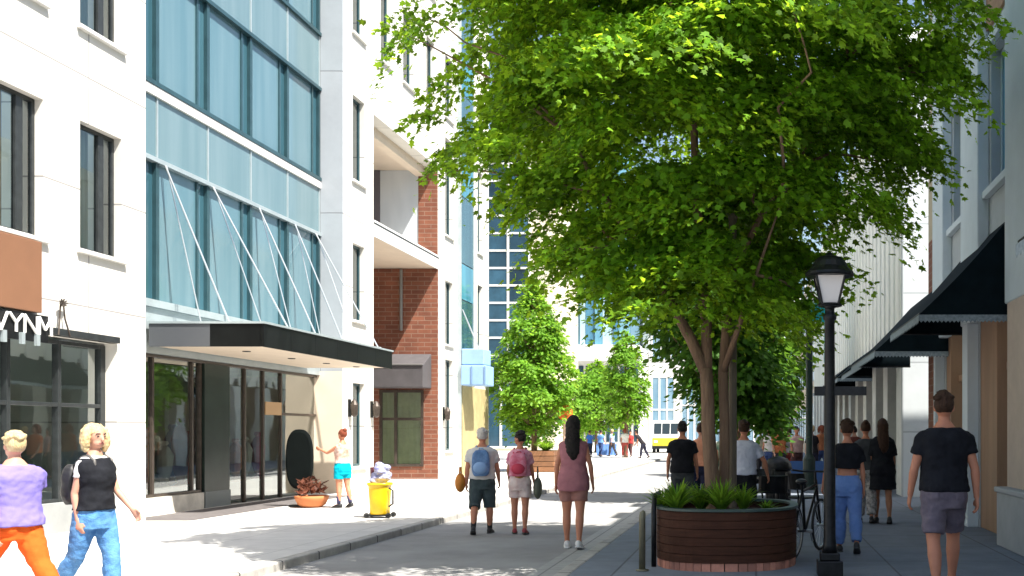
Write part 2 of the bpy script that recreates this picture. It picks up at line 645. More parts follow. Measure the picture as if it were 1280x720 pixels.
for y in mull[1:]:
    for z0, z1, kd in rows:
        if kd == 'w':
            q = MB(); q.bx(XB + .0, XB - .1, y - .05, y + .05, z0, z1)
            q.build('mullion', teal_frame, bB)
        else:
            q = MB(); q.bx(XB + .0, XB - .1, y - .02, y + .02, z0, z1)
            q.build('spandrel_joint', light_frame, bB)
for z in (6.47, 7.83, 10.05, 11.4, 13.6, 15.0):
    q = MB(); q.bx(XB + .045, XB - .1, yB0, yB1, z - .05, z + .03)
    q.build('transom', teal_frame if z not in (6.47,) else light_frame, bB)
q = MB(); q.bx(XB + .03, XB - .1, yB0, yB1, 7.6, 7.775); q.build('spandrel_band', white_trim, bB)
q = MB(); q.bx(XB + .06, XB - .3, yB0, yB1, 3.82, 3.95); q.bx(XB + .0, XB - .3, yB0, yB1, 3.0, 3.815)
q.build('sill_band', light_frame, bB)
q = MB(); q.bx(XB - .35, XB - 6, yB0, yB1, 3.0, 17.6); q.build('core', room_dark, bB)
# corner return of building C, clad in blue grey
q = MB(); q.bx(XB - 6, XA, yB1 + .005, yB1 + .06, 3.1, 18); q.build('corner_cladding', grey_clad, bB)
q = MB(); q.bx(XB - 6, XA - .002, yB1 + .005, yB1 + .06, .1, 3.098); q.build('corner_base', beige, bB)  # warm reflected light below the canopy, put into a beige colour
# ground floor shopfront
sB = MB()
xg = XB - .12
px_m = [199, 248, 258, 292, 313, 336, 358, 402]
yms = [yB0] + [yat(p, XB) for p in px_m]
for i, y in enumerate(yms[1:]):
    sB.bx(xg + .015, xg - .05, y - .032, y + .032, .1, 2.94)
sB.bx(xg + .03, xg - .1, yB0, yms[3] - .04, .42, .47)
sB.bx(xg + .05, xg - .12, yB0, yB1, 2.942, 2.998)
sB.bx(xg + .02, xg - .1, yms[7], yms[8], 1.98, 2.04)
shf = sB.build('shopfront_frame', bronze_frame, bB, bevel=.006)
for i in range(len(yms) - 1):
    if i == 3:
        continue
    z0 = .44 if i < 3 else .12
    q = MB(); q.quad((xg - .03, yms[i] + .03, z0), (xg - .03, yms[i + 1] - .03, z0), (xg - .03, yms[i + 1] - .03, 2.95), (xg - .03, yms[i] + .03, 2.95))
    q.build('pane', store_glass, shf)
q = MB(); q.bx(xg + .10, xg - .2, yB0, yms[3] - .045, .1, .415); q.build('plinth', mat('stained_plinth', (.55, .52, .46), .8, var=.25, vscale=2.5), bB)
q = MB(); q.bx(xg + .06, xg - .2, yms[3] + .05, yms[4] - .04, .42, 2.94); q.build('pillar_panel', mat('dark_pillar', (.018, .028, .024), .3, spec=.3, var=.3, vscale=2), bB)
q = MB(); q.bx(xg + .08, xg - .2, yms[3] + .045, yms[4] - .035, .1, .42); q.build('pillar_base', mat('grey_pillar_base', (.19, .21, .21), .6), bB)
q = MB(); q.bx(xg + .03, xg - .06, yms[6] + .04, yms[7] - .04, 1.98, 2.27); q.build('door_header', mat('tan_header', (.42, .27, .14), .6), bB)
q = MB()
q.bx(xg - 3.6, xg - 3.62, yB0, yB1, .1, 3); q.bx(xg - .2, xg - 3.6, yB0, yB1, .105, .12); q.bx(xg - .2, xg - 3.6, yB0, yB1, 2.96, 2.99)
q.build('shop_interior', mat('shop_interior_green', (.38, .42, .30), .9, var=.4, vscale=.8), bB)
q = MB()
for (y, x, h, ww) in ((18.2, .9, .9, .8), (19.2, 1.4, .7, .9), (21.6, 1.0, .35, 1.6), (23.6, .8, .35, 1.5)):
    q.bx(xg - x, xg - x - .5, y, y + ww, .13, .13 + h)
q.build('display_counter', mat('display_counter', (.45, .42, .38), .7, island=.4), bB)
cols = [(.5, .05, .04), (.7, .6, .5), (.55, .2, .1), (.6, .58, .55), (.4, .05, .1), (.1, .12, .3)]
for i in range(11):
    y = 18.4 + i * .62 + random.uniform(-.1, .1)
    q = MB()
    h = random.uniform(.9, 1.5)
    q.lathe([(.03, 0), (.16, .02), (.05, .1), (.13, .35), (.17, h * .7), (.09, h * .86), (.05, h * .9), (.085, h * .95), (.06, h)], (xg - random.uniform(.6, 1.2), y, .48), 10, sy=1.1)
    q.build('display_figure', mat('display_%d' % (i % 6), cols[i % 6], .7), bB)

# --- the entrance canopy
cv = thing('entrance_canopy', 'long flat entrance canopy with black fascia and pale soffit hung on rods', 'canopy', (XB, 21.5, 3.1))
xc = -8.66
yc0, yc1 = 18.3, 24.75
q = MB(); q.bx(XB + .065, xc - .06, yc0 + .06, yc1 - .06, 3.12, 3.4); q.build('soffit', beige, cv)
fas = mat('black_fascia', (.006, .007, .007), .4, spec=.12, var=.5, vscale=1.2, stretch=(1, 3, 1))
q = MB()
n = 6
for i in range(n):
    ya, yb = yc0 + (yc1 - yc0) * i / n, yc0 + (yc1 - yc0) * (i + 1) / n
    q.bx(xc - .055, xc, ya + .003, yb - .003, 3.1, 3.5)
q.build('fascia', fas, cv)
q = MB(); q.bx(XB + .065, xc - .95, yc0, yc0 + .055, 3.1, 3.5); q.build('fascia', mat('grey_fascia', (.075, .08, .09), .5), cv)
q = MB(); q.bx(xc - .948, xc - .058, yc0 + .0, yc0 + .055, 3.1, 3.5); q.build('fascia', fas, cv)
q = MB(); q.bx(XB + .065, xc + .03, yc0 - .02, yc1 + .02, 3.503, 3.54); q.build('roof_sheet', light_frame, cv)
for (x, y) in ((-9.6, 19.6), (-9.6, 21.5), (-9.5, 23.0), (-9.3, 24.2)):
    q = MB(); q.lathe([(.06, 0), (.075, .004), (.075, .02)], (x, y, 3.105), 14); q.build('downlight', black_metal, cv)
for (pa, xl, yl) in ((203, -9.55, 18.9), (263, -9.2, 20.6), (321, -9.3, 22.12), (366, -9.45, 23.95), (392, -8.9, 24.6)):
    ya = yat(pa, XB)
    q = MB(); q.tube([(XB + .05, ya, 6.42), (xl, yl, 3.53)], .018, 8)
    q.lathe([(.05, 0), (.05, .05), (.025, .07)], (xl, yl, 3.54), 10)
    q.build('tie_rod', steel, cv)
    q = MB(); q.tube([(XB + .05, ya + .05, 6.42), (xl - .55, yl + .05, 3.53)], .013, 8); q.build('tie_rod', steel, cv)  # thinner second rod, added to stand for the rod's shadow and reflection

# --- building C: white, bridges over a brick recess
yC0, yC1 = yB1 + .07, 33.38
bC = thing('white_building', 'white building with narrow windows bridging an open brick recess, beyond the glass wall', 'building', (XA, 29, 0))
ypier = 27.74
winsC = []
w1, w2 = yat(441, XA), yat(455.5, XA)
for z0, z1 in ((.72, 2.85), (4.45, 6.4), (8.0, 10.15), (11.75, 13.9)):
    winsC.append((w1, w2, z0, z1))
for pa, pb in ((476, 489), (504, 517), (533, 543)):
    winsC.append((yat(pa, XA), yat(pb, XA), 11.75, 13.9))
    winsC.append((yat(pa, XA), yat(pb, XA), 15.3, 17.4))
b = MB()
wall_holes(b, XA, XA - .4, (yC0, ypier), (.1, 18.5), [h for h in winsC if h[1] < ypier])
wall_holes(b, XA, XA - .4, (ypier, yC1), (10.08, 18.5), [h for h in winsC if h[0] > ypier])
b.bx(XA - .402, XA - 4.5, yC0, ypier, .1, 18.5)
b.build('wall', white_wall, bC)
for h in winsC:
    window(bC, XA, *h, teal_frame, split=.0, bl=blind if h[2] < 3 else None, bl_rng=(.5, .95), pane=glass('narrow_window_pane', (.35, .6, .66), .12))
# soffits, slab and brick recess
q = MB(); q.bx(XA - .402, XA - 4.5, ypier + .01, yC1, 10.0, 10.3); q.bx(XA - .403, XA - .7, ypier + .01, yC1, 9.8, 9.995); q.build('soffit', beige, bC)
q = MB(); q.bx(XA - .01, XA - 4.4, ypier + .005, yC1 - .01, 6.85, 7.1); q.build('slab', beige, bC)
q = MB(); q.bx(XA + .02, XA - .015, ypier + .005, yC1 - .01, 6.82, 7.16); q.bx(XA + .03, XA - 3, ypier + .006, yC1 - .012, 7.2, 7.26); q.build('slab_edge', white_trim, bC)
q = MB(); q.bx(XA + .028, XA - .02, ypier + .005, yC1 - .01, 7.163, 7.198); q.build('slab_groove', dark_frame, bC)
q = MB(); q.bx(XA - 4.5, XA - 4.6, ypier, yC1, .1, 10); q.build('recess_wall', brick_side, bC)
q = MB(); q.bx(XA - .02, XA - .62, yC1 - .06, yC1, 7.27, 9.995); q.build('brick_pier', brick_front, bC)
q = MB(); q.bx(XA - .625, XA - 1.85, yC1 - .03, yC1, 7.27, 9.995); q.build('upper_glazing', gradpane('pale_glazing', (.5, .55, .6), (.66, .7, .74), .1), bC)
q = MB(); q.bx(XA - 1.855, XA - 4.4, yC1 - .05, yC1, 7.27, 9.995); q.build('upper_panel', mat('grey_panel', (.13, .12, .14), .5), bC)
hz0, hx0, hx1, hz1 = .5, XA - 1.85, XA - .45, 2.95
q = MB()
q.bx(XA - 4.5, hx0, yC1 - .06, yC1, .1, 6.84); q.bx(hx1, XA - .0, yC1 - .06, yC1, .1, 6.84)
q.bx(hx0, hx1, yC1 - .06, yC1, .1, hz0); q.bx(hx0, hx1, yC1 - .06, yC1, hz1, 6.84)
q.build('brick_wall', brick_front, bC)
q = MB()
for xx in (hx0, hx0 + .47, hx1 - .08):
    q.bx(xx, xx + .08, yC1 - .1, yC1 - .02, hz0, hz1)
for zz in (hz0, 1.98, hz1 - .08):
    q.bx(hx0 + .08, hx0 + .47, yC1 - .095, yC1 - .025, zz, zz + .08)
    q.bx(hx0 + .55, hx1 - .08, yC1 - .095, yC1 - .025, zz, zz + .08)
fo = q.build('window', bronze_frame, bC)
q = MB(); q.quad((hx0, yC1 - .05, hz0), (hx1, yC1 - .05, hz0), (hx1, yC1 - .05, hz1), (hx0, yC1 - .05, hz1)); q.build('pane', pane_mat, fo)
q = MB()
for i in range(16):
    xx = hx0 + (hx1 - hx0) * i / 16
    q.quad((xx, yC1 - .01 - .03 * (i % 2), hz0), (xx + (hx1 - hx0) / 16, yC1 - .01 - .03 * ((i + 1) % 2), hz0), (xx + (hx1 - hx0) / 16, yC1 - .01 - .03 * ((i + 1) % 2), hz1), (xx, yC1 - .01 - .03 * (i % 2), hz1))
q.build('curtain', mat('pale_curtain', (.56, .48, .28), .8, var=.2, vscale=3), fo)
q = MB(); q.tube([(XA - 1.15, yC1 - .12, 6.8), (XA - 1.15, yC1 - .12, 4.85)], .05, 8); q.build('drain_pipe', mat('pipe_grey', (.2, .2, .19), .5), bC)
# dark awning over the brick window
aw = thing('awning', 'dark grey boxy awning over the curtained window in the brick recess', 'awning', (XA - 1.1, yC1, 3))
q = MB()
q.add([(hx0 - .1, yC1 - .07, 4.1), (hx1 + .25, yC1 - .07, 4.1), (hx1 + .25, yC1 - .9, 3.7), (hx0 - .1, yC1 - .9, 3.7), (hx0 - .1, yC1 - .07, 3.0), (hx1 + .25, yC1 - .07, 3.0), (hx1 + .25, yC1 - .9, 3.0), (hx0 - .1, yC1 - .9, 3.0)],
      [(0, 1, 2, 3), (3, 2, 6, 7), (0, 3, 7, 4), (1, 5, 6, 2), (4, 7, 6, 5)])
q.build('canvas', mat('charcoal_canvas', (.07, .065, .07), .85, var=.15), aw, bevel=.02)
q = MB(); q.tube([(hx0 - .1, yC1 - .92, 3.71), (hx1 + .25, yC1 - .92, 3.71)], .025, 8); q.build('edge_rail', mat('awning_rail', (.2, .2, .2), .4, metal=.5), aw)
# wall lamps
for (yy, xx, lab) in ((26.05, XA, 'dark wall lamp left of the narrow window on the white pier'), (27.55, XA, 'dark wall lamp at the corner of the white pier by the brick recess'),
                      (33.9, XA, 'dark brown wall lamp on the corner beyond the brick recess')):
    t = thing('wall_lamp', lab, 'wall lamp', (xx, yy, 2.2), 'wall lamps on the left buildings')
    q = MB(); q.bx(xx + .002, xx + .04, yy - .06, yy + .06, 1.98, 2.42); q.build('backplate', black_metal, t)
    q = MB(); q.lathe([(.03, 0), (.08, .05), (.1, .3), (.06, .4), (.02, .44)], (xx + .14, yy, 1.98), 10); q.build('lamp_shade', bronze_frame, t)

# --- building D
yD0, yD1 = 33.4, 39.7
bD = thing('white_building', 'narrow white building with a tall blue glass strip and pale blue shop canopy', 'building', (XA, 36.5, 0))
d1, d2 = 35.5, 37.1
winsD = []
for z0, z1 in ((1.0, 4.0), (4.5, 6.6), (8.1, 11.3), (12, 14)):
    winsD.append((yat(556.5, XA), yat(566, XA), z0, z1))
winsD2 = [(38.1, 38.75, 4.6, 7.0), (38.1, 38.75, 8.2, 11.2)]
b = MB()
wall_holes(b, XA, XA - .35, (yD0, d1), (.1, 18), winsD)
wall_holes(b, XA, XA - .35, (d2, yD1), (.1, 18), winsD2 + [(d2 + .2, yD1 - .2, .1, 3.2)])
b.build('wall', white_wall, bD)
q = MB(); q.bx(XA - .36, XA - 5, yD0, yD0 + .3, 6.9, 18); q.bx(XA - .36, XA - 6, yD1 - .3, yD1, .1, 18); q.build('end_wall', white_front, bD)
for h in winsD + winsD2:
    window(bD, XA, *h, teal_frame, split=0, pane=glass('narrow_window_pane', (.35, .6, .66), .12))
k = 0
z = .3
while z < 18:
    z1 = z + (1.25 if k % 2 else 2.3)
    q = MB(); q.bx(XA + .12, XA + .1, d1 + .03, d2 - .03, z + .02, z1 - .02); q.build('pane', curtain_dark if k % 2 == 0 else gradpane('strip_glass', (.03, .17, .25), (.06, .25, .34)), bD)
    z = z1; k += 1
q = MB(); q.bx(XA + .14, XA - .1, d1, d1 + .05, .1, 18); q.bx(XA + .14, XA - .1, d2 - .05, d2, .1, 18); q.build('strip_frame', light_frame, bD)
q = MB(); q.bx(XA + .02, XA - .2, d2 + .2, yD1 - .2, .1, 3.2); q.bx(XA + .16, XA - .0, d1 + .1, d2, .1, 3.3); q.build('shop_panel', mat('tan_shop_panel', (.40, .33, .17), .7, var=.15), bD)
cb = thing('shop_canopy', 'pale blue boxed shop canopy on the narrow white building', 'canopy', (XA, 38, 3.2))
bl_m = mat('pale_blue_canopy', (.25, .40, .62), .6, var=.08)
q = MB(); q.bx(XA + .15, XA + .92, d1 - .02, 36.4, 3.9, 4.45); q.build('upper_box', bl_m, cb, bevel=.03)
q = MB(); q.bx(XA + .15, XA + 1.0, d1 - .1, 36.5, 3.2, 3.88); q.build('lower_box', bl_m, cb, bevel=.03)
for xx in (XA + .5, XA + .95):
    q = MB(); q.bx(xx, xx + .05, d1 - .125, d1 - .103, 3.25, 3.85); q.build('batten', mat('blue_batten', (.16, .26, .45), .6), cb)
q = MB(); q.tube([(XA + .15, d1 + .1, 5.8), (XA + .7, d1 + .2, 4.45)], .025, 8); q.build('tie_rod', steel, cb)

# ------------------------------------------------------------------ far buildings
YE = 85.0


def front_building(name, label, x0, x1, Y, h, wallm, grid=None, glassm=None, framem=None, depth=12, bands=()):
    t = thing(name, label, 'building', ((x0 + x1) / 2, Y, 0))
    q = MB(); q.bx(x0, x1, Y, Y + depth, 0, h); q.build('wall', wallm, t)
    if grid:
        for (gx0, gx1, gz0, gz1, nx, nz) in grid:
            q = MB(); n = 0
            for i in range(nx + 1):
                x = gx0 + (gx1 - gx0) * i / nx
                q.bx(x - .09, x + .09, Y - .12, Y - .004, gz0, gz1)
            for j in range(nz + 1):
                z = gz0 + (gz1 - gz0) * j / nz
                q.bx(gx0 + .09, gx1 - .09, Y - .10, Y - .006, z - .08, z + .08)
            fo = q.build('window_grid', framem or white_trim, t)
            q = MB()
            for i in range(nx):
                for j in range(nz):
                    xa, xb = gx0 + (gx1 - gx0) * i / nx, gx0 + (gx1 - gx0) * (i + 1) / nx
                    za, zb = gz0 + (gz1 - gz0) * j / nz, gz0 + (gz1 - gz0) * (j + 1) / nz
                    q.bx(xa + .05, xb - .05, Y - .05, Y - .012, za + .05, zb - .05)
            q.build('pane', glassm, fo)
    for (x0_, x1_, z0_, z1_, m_) in bands:
        q = MB(); q.bx(x0_, x1_, Y - .3, Y - .13, z0_, z1_); q.build('band', m_, t)
    return t


cream = mat('cream_wall', (.62, .56, .42), .8, var=.08)
pale = mat('pale_wall', (.66, .66, .64), .8, var=.08)
dark_teal = mat('dark_window_glass', (.02, .055, .085), .08, var=.5, vscale=.3, island=.5)
front_building('office_building', 'cream office block with a dark window grid at the end of the left side', -27, -16.6, YE, 26, cream,
               grid=[(-25.5, -18.5, 6.5, 25, 4, 13), (-25.5, -18.5, .4, 5.6, 3, 1)], glassm=dark_teal, bands=[(-25.6, -18.4, 5.75, 6.3, mat('dark_band', (.1, .085, .07), .7, var=.4))])  # dark mottled band above the ground floor windows
tw = thing('glass_tower', 'blue glass tower of tall vertical panels rising behind the small street trees', 'building', (-17, 112, 0))
q = MB()
q.bx(-22, -13.5, 112, 124, 11, 34); q.build('core', mat('tower_core', (.1, .2, .27), .5), tw)
tws = [gradpane('tower_glass_light', (.30, .48, .58), (.42, .58, .66)), gradpane('tower_glass_mid', (.10, .27, .38), (.16, .36, .46)), gradpane('tower_glass_deep', (.05, .17, .27), (.08, .22, .33))]
x = -22.0
for i in range(9):
    wdt = [1.5, .5, 1.1, .6, 1.0, .8, 1.2, .5, 1.3][i]
    q = MB(); q.bx(x, x + wdt - .05, 111.8 - .15 * (i % 2), 111.99, 11.0, 34); q.build('panel', tws[(i * 2) % 3], tw)
    x += wdt
q = MB(); q.bx(-23, -12.5, 111, 124, 9.3, 11); q.build('cornice', pale, tw)
q = MB(); q.bx(-23, -12.5, 112.2, 124, 0, 9.3); q.build('base', pale, tw)
q = MB()
for i in range(14):
    xx = -22.8 + i * .74
    q.bx(xx, xx + .5, 112.1, 112.19, .6, 4.4); q.bx(xx, xx + .5, 112.1, 112.19, 5.2, 8.8)
q.build('shopfront', dark_teal, tw)
far_glass = gradpane('far_blue_glass', (.10, .19, .27), (.20, .29, .36), .3, .3)
front_building('pale_building', 'pale stone building with tall blue windows closing the street', -12.4, -2, 120, 20, pale,
               grid=[(-12, -9.4, .5, 8, 3, 2), (-8.6, -5.6, .5, 9, 4, 2), (-5, -2.4, .5, 9, 3, 3), (-12, -2.4, 10, 19, 9, 3)], glassm=far_glass, framem=white_trim)
front_building('stone_building', 'grey stone building far down the street behind the tree trunks', -1.9, 9, 128, 22, mat('grey_stone', (.5, .5, .5), .8, var=.1),
               grid=[(-1.5, 8.5, .5, 21, 8, 7)], glassm=far_glass, framem=pale)
front_building('pale_building', 'long pale building far left behind the cream office block', -75, -27.5, 110, 18, pale, grid=[(-70, -30, 1, 17, 20, 5)], glassm=dark_teal)

# ------------------------------------------------------------------ right row of buildings
XR, XP = 3.5, 3.32
yR0, yR1 = 3.0, 21.0
HR = 11.2
stone = mat('pale_stone', (.58, .66, .72), .75, var=.06, vscale=2, bump=.1)
stone2 = mat('grey_stone_panel', (.42, .46, .50), .8, var=.08, vscale=2, bump=.15)
tan_wood = mat('tan_timber', (.30, .18, .11), .6, var=.2, vscale=3, stretch=(1, 1, .15))
brown_panel = mat('brown_stone', (.33, .20, .12), .8, var=.25, vscale=5, bump=.2)
bR = thing('right_building', 'pale stone building with blue windows above dark awnings, near right', 'building', (XR, 14, 0))
bR.name = 'stone_building'
piers = [(6.6, 7.9), (9.6, 10.9), (12.6, 13.9), (15.6, 16.9), (18.55, 19.6)]
bays = [(7.9, 9.6), (10.9, 12.6), (13.9, 15.6), (16.9, 18.55)]
gbays = [(7.9, 9.6), (10.9, 12.6), (13.9, 16.35), (16.9, 19.25)]
holes = [(y0 + .12, y1 - .12, 5.2, 7.25) for y0, y1 in bays] + [(y0 + .05, y1 - .05, .1, 3.6) for y0, y1 in gbays]
holes += [(16.9 + .12, 18.55 - .12, 7.45, 9.2), (10.9 + .12, 12.6 - .12, 7.45, 9.2)]
b = MB(); wall_holes(b, XR, XR + .4, (yR0, yR1 - .72), (.1, HR), holes)
b.bx(XR + .402, XR + 8, yR0, yR1, HR - .3, HR)
b.build('wall', stone2, bR)
for (y0, y1) in piers:
    q = MB(); q.bx(XP, XR - .002, y0, y1, 3.3, HR + .15); q.build('pier', stone, bR, bevel=.02)
    q = MB(); q.bx(XP - .0, XR - .002, y0 + (.75 if y0 > 15 else .2), y1 - .15, .1, 3.295); q.build('pier_base', mat('tan_render', (.50, .41, .34), .7, var=.1) if 12 < y0 < 13 else stone, bR, bevel=.01)
for (y0, y1) in bays:
    q = MB(); q.bx(XR - .09, XR - .003, y0, y1, 7.26, 7.42); q.build('lintel', stone, bR, bevel=.01)
    q = MB(); q.bx(XR - .11, XR - .003, y0, y1, 5.08, 5.19); q.build('sill', stone, bR, bevel=.01)
    window(bR, XR, y0 + .12, y1 - .12, 5.2, 7.25, mat('pale_blue_frame', (.40, .50, .56), .5), sill=False, split=.4, sx=-1, pane=blue_glass, rec=.14)
for h in holes[-2:]:
    window(bR, XR, *h, mat('pale_blue_frame', (.40, .50, .56), .5), sill=False, split=.4, sx=-1, pane=blue_glass, rec=.14)
for (y0, y1) in (bays[0], bays[2]):
    q = MB(); q.bx(XR - .05, XR - .003, y0, y1, 7.6, HR); q.build('brown_panel', brown_panel, bR)
# ground floor of the right building
for i, (y0, y1) in enumerate(gbays):
    q = MB()
    q.bx(XR + .06, XR + .36, y0 + .05, y0 + .5, .1, 3.6); q.bx(XR + .02, XR + .36, y1 - (1.15 if i == 2 else .45), y1 - .05, .1, 3.6)
    q.bx(XR + .16, XR + .36, y0 + .5, y1 - .452, 2.5, 2.62); q.bx(XR + .16, XR + .36, y0 + .5, y1 - .452, .1, .35)
    fr = q.build('shopfront_frame', tan_wood if i >= 2 else mat('tan_render', (.50, .41, .34), .7, var=.1), bR, bevel=.01)
    q = MB(); q.quad((XR + .25, y0 + .5, .35), (XR + .25, y1 - .45, .35), (XR + .25, y1 - .45, 3.6), (XR + .25, y0 + .5, 3.6)); q.build('pane', store_glass, fr)
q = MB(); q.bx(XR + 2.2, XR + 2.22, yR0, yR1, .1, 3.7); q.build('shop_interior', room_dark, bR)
q = MB(); q.bx(XR - .02, XR + .4, yR1 - .71, yR1, .1, 5.4); q.build('brick_end', brick_side, bR)
q = MB(); q.bx(XR - .02, XR + .4, yR1 - .71, yR1, 5.405, HR); q.build('tan_end', mat('tan_stone', (.46, .38, .27), .8, var=.1), bR)
q = MB(); q.bx(XR + .405, XR + 8, yR1 - .3, yR1, .1, HR); q.build('end_wall', stone2, bR)
q = MB(); q.bx(XR + .402, XR + 8, yR0, yR0 + .3, .1, HR - .31); q.build('end_wall', stone2, bR)
# low grey planter wall by the entrance
pw = MB(); pw.bx(XP - .14, XP + .17, 11.0, 13.75, .1, .8); pw.bx(XP - .17, XP + .18, 10.98, 13.78, .802, .87)
tag(pw.build('plinth_wall', mat('grey_ledge', (.36, .38, .40), .7, var=.1, bump=.1), org=(XP, 12.5, .1), bevel=.015), 'low grey stone ledge wall along the shopfront at the right edge', 'wall')
# R2: cream building with vertical ribs
X2 = 3.38
b2 = thing('ribbed_building', 'cream building with tall vertical ribs beyond the first stone building, right side', 'building', (X2, 43, 0))
H2 = 10.5
rib_m = mat('cream_render', (.84, .84, .78), .8, var=.06, vscale=1.5)
q = MB(); q.bx(X2 + .15, X2 + 8, 24.2, 62, 4.2, H2); q.build('wall', rib_m, b2)
q = MB(); q.bx(X2, X2 + 8, 24.0, 24.19, .1, H2 + .2); q.build('end_wall', tiled('pale_block', (.66, .70, .72), (.64, .68, .70), (.45, .48, .5), 3, 1.6, .02, offset=0, plane='xz', var=.05), b2)
y = 24.2
k = 0
while y < 61.5:
    q = MB(); q.bx(X2 + .07, X2 + .148, y + .02, y + .62, 3.9, H2 + .1); q.build('rib', rib_m, b2)
    y += .95
    k += 1
q = MB(); q.bx(X2 - .05, X2 + .6, 24.2, 62, H2 + .11, H2 + .5); q.build('cornice', rib_m, b2)
q = MB()
y = 24.3
k = 0
while y < 61:
    q.bx(X2 + .02, X2 + .5, y, y + .9, .1, 3.85)
    y += 2.6
q.build('shop_pier', mat('cream_pier', (.68, .69, .66), .8, var=.1), b2)
q = MB(); q.bx(X2 + .4, X2 + .6, 24.2, 62, .1, 4.1); q.build('shopfront', mat('dark_shopfront', (.12, .07, .05), .3, var=.5, vscale=.6), b2)
b3 = thing('brick_building', 'distant tan building further along the right side', 'building', (3.6, 80, 0))
q = MB(); q.bx(3.6, 12, 62.5, 115, 0, 12); q.build('wall', mat('distant_tan', (.5, .42, .33), .8, var=.15), b3)
q = MB()
for i in range(14):
    for j in range(3):
        q.bx(3.55, 3.598, 63.5 + i * 3.6, 65.5 + i * 3.6, 1 + j * 3.8, 3.4 + j * 3.8)
q.build('window', dark_teal, b3)

# awnings
navy = mat('dark_canvas', (.005, .011, .015), .85, spec=.08, var=.3, vscale=4, bump=.1, bscale=90)
val_m = mat('valance_stripe', (.13, .17, .20), .8, col2=(.30, .36, .40), vscale=26)


def awning(y0, y1, xw, xo, zt, zb, label):
    t = thing('awning', label, 'awning', (xw, (y0 + y1) / 2, zb), 'dark awnings along the right pavement')
    q = MB()
    n = 8
    for i in range(n):        # sloping canvas, slightly sagging between its frames
        a, c = i / n, (i + 1) / n
        def P(u, yy):
            return (xw + (xo - xw) * u, yy, zt + (zb - zt) * u - .05 * math.sin(math.pi * u))
        q.quad(P(a, y0), P(c, y0), P(c, y1), P(a, y1))
    tri = [(xw + (xo - xw) * i / n, zt + (zb - zt) * i / n - .05 * math.sin(math.pi * i / n)) for i in range(n + 1)]
    for yy in (y0, y1):
        q.add([(x, yy, z) for x, z in tri] + [(xw, yy, zb)], [tuple(range(n + 2))])
    q.build('canvas', navy, t)
    q = MB()
    ns = 22
    for i in range(ns):        # scalloped valance
        ya, yb = y0 + (y1 - y0) * i / ns, y0 + (y1 - y0) * (i + 1) / ns
        q.add([(xo, ya, zb), (xo, yb, zb), (xo - .005, yb, zb - .09), (xo - .008, (ya + yb) / 2, zb - .13), (xo - .005, ya, zb - .09)], [(0, 1, 2, 3, 4)])
        xa, xb = xw + (xo - xw) * i / ns, xw + (xo - xw) * (i + 1) / ns
        q.add([(xa, y0 - .003, zb), (xb, y0 - .003, zb), (xb, y0 - .006, zb - .08), ((xa + xb) / 2, y0 - .008, zb - .11), (xa, y0 - .006, zb - .08)], [(0, 1, 2, 3, 4)])
    q.build('valance', val_m, t)
    q = MB()
    for yy in (y0 + .03, y1 - .03):
        q.tube([(xw, yy, zb + .02), (xo + .02, yy, zb + .02)], .015, 6)
    q.tube([(xo + .02, y0 + .03, zb + .02), (xo + .02, y1 - .03, zb + .02)], .015, 6)
    q.build('frame', black_metal, t)


awning(6.2, 9.0, XR, 2.25, 4.5, 3.21, 'dark awning at the right edge of the view, its far tip only')
awning(14.35, 17.4, XR, 2.25, 4.55, 3.21, 'largest near dark triangular awning over the pavement')
awning(18.9, 23.6, XR, 2.16, 4.4, 3.06, 'second dark awning, just beyond the largest one')
awning(24.6, 30.4, X2 + .3, 2.5, 4.3, 3.22, 'third dark awning, first one on the cream ribbed building')
awning(31.2, 37.0, X2 + .3, 2.45, 4.3, 3.22, 'fourth dark awning along the cream ribbed building')
awning(38.0, 46.0, X2 + .3, 2.4, 4.3, 3.22, 'farthest dark awning behind the lamp post')
# ------------------------------------------------------------------ trees
LEAF = np.array([(0, -1), (.75, -.6), (.5, -.05), (.9, .4), (.34, .4), (0, 1.15), (-.34, .4), (-.9, .4), (-.5, -.05), (-.75, -.6)]) * .5
LEAF_S = np.array([(0, -1), (.5, -.4), (.55, .2), (0, 1), (-.55, .2), (-.5, -.4)]) * .5


def leaves_mesh(name, m, parent, P, Nrm, Dir, size, shape):
    """P,Nrm,Dir: n x 3 arrays; one leaf polygon each, slightly cupped"""
    n, k = len(P), len(shape)
    Nn = Nrm / np.linalg.norm(Nrm, axis=1, keepdims=True)
    T = Dir - Nn * np.sum(Dir * Nn, axis=1, keepdims=True)
    T /= np.linalg.norm(T, axis=1, keepdims=True) + 1e-9
    B = np.cross(T, Nn)
    V = P[:, None, :] + size[:, None, None] * (B[:, None, :] * shape[None, :, 0, None] + T[:, None, :] * shape[None, :, 1, None]
                                               - Nn[:, None, :] * (np.abs(shape[None, :, 0, None]) ** 2 * .7))
    V = V.reshape(-1, 3)
    rt = parent
    while rt.parent:
        rt = rt.parent
    V = V - np.array(rt.location)
    me = bpy.data.meshes.new(name)
    me.vertices.add(n * k)
    me.vertices.foreach_set('co', V.astype(np.float32).ravel())
    me.loops.add(n * k)
    me.loops.foreach_set('vertex_index', np.arange(n * k, dtype=np.int32))
    me.polygons.add(n)
    me.polygons.foreach_set('loop_start', np.arange(0, n * k, k, dtype=np.int32))
    me.polygons.foreach_set('loop_total', np.full(n, k, dtype=np.int32))
    me.update(calc_edges=True)
    me.materials.append(m)
    o = bpy.data.objects.new(name, me)
    C.objects.link(o)
    o.parent = parent
    return o


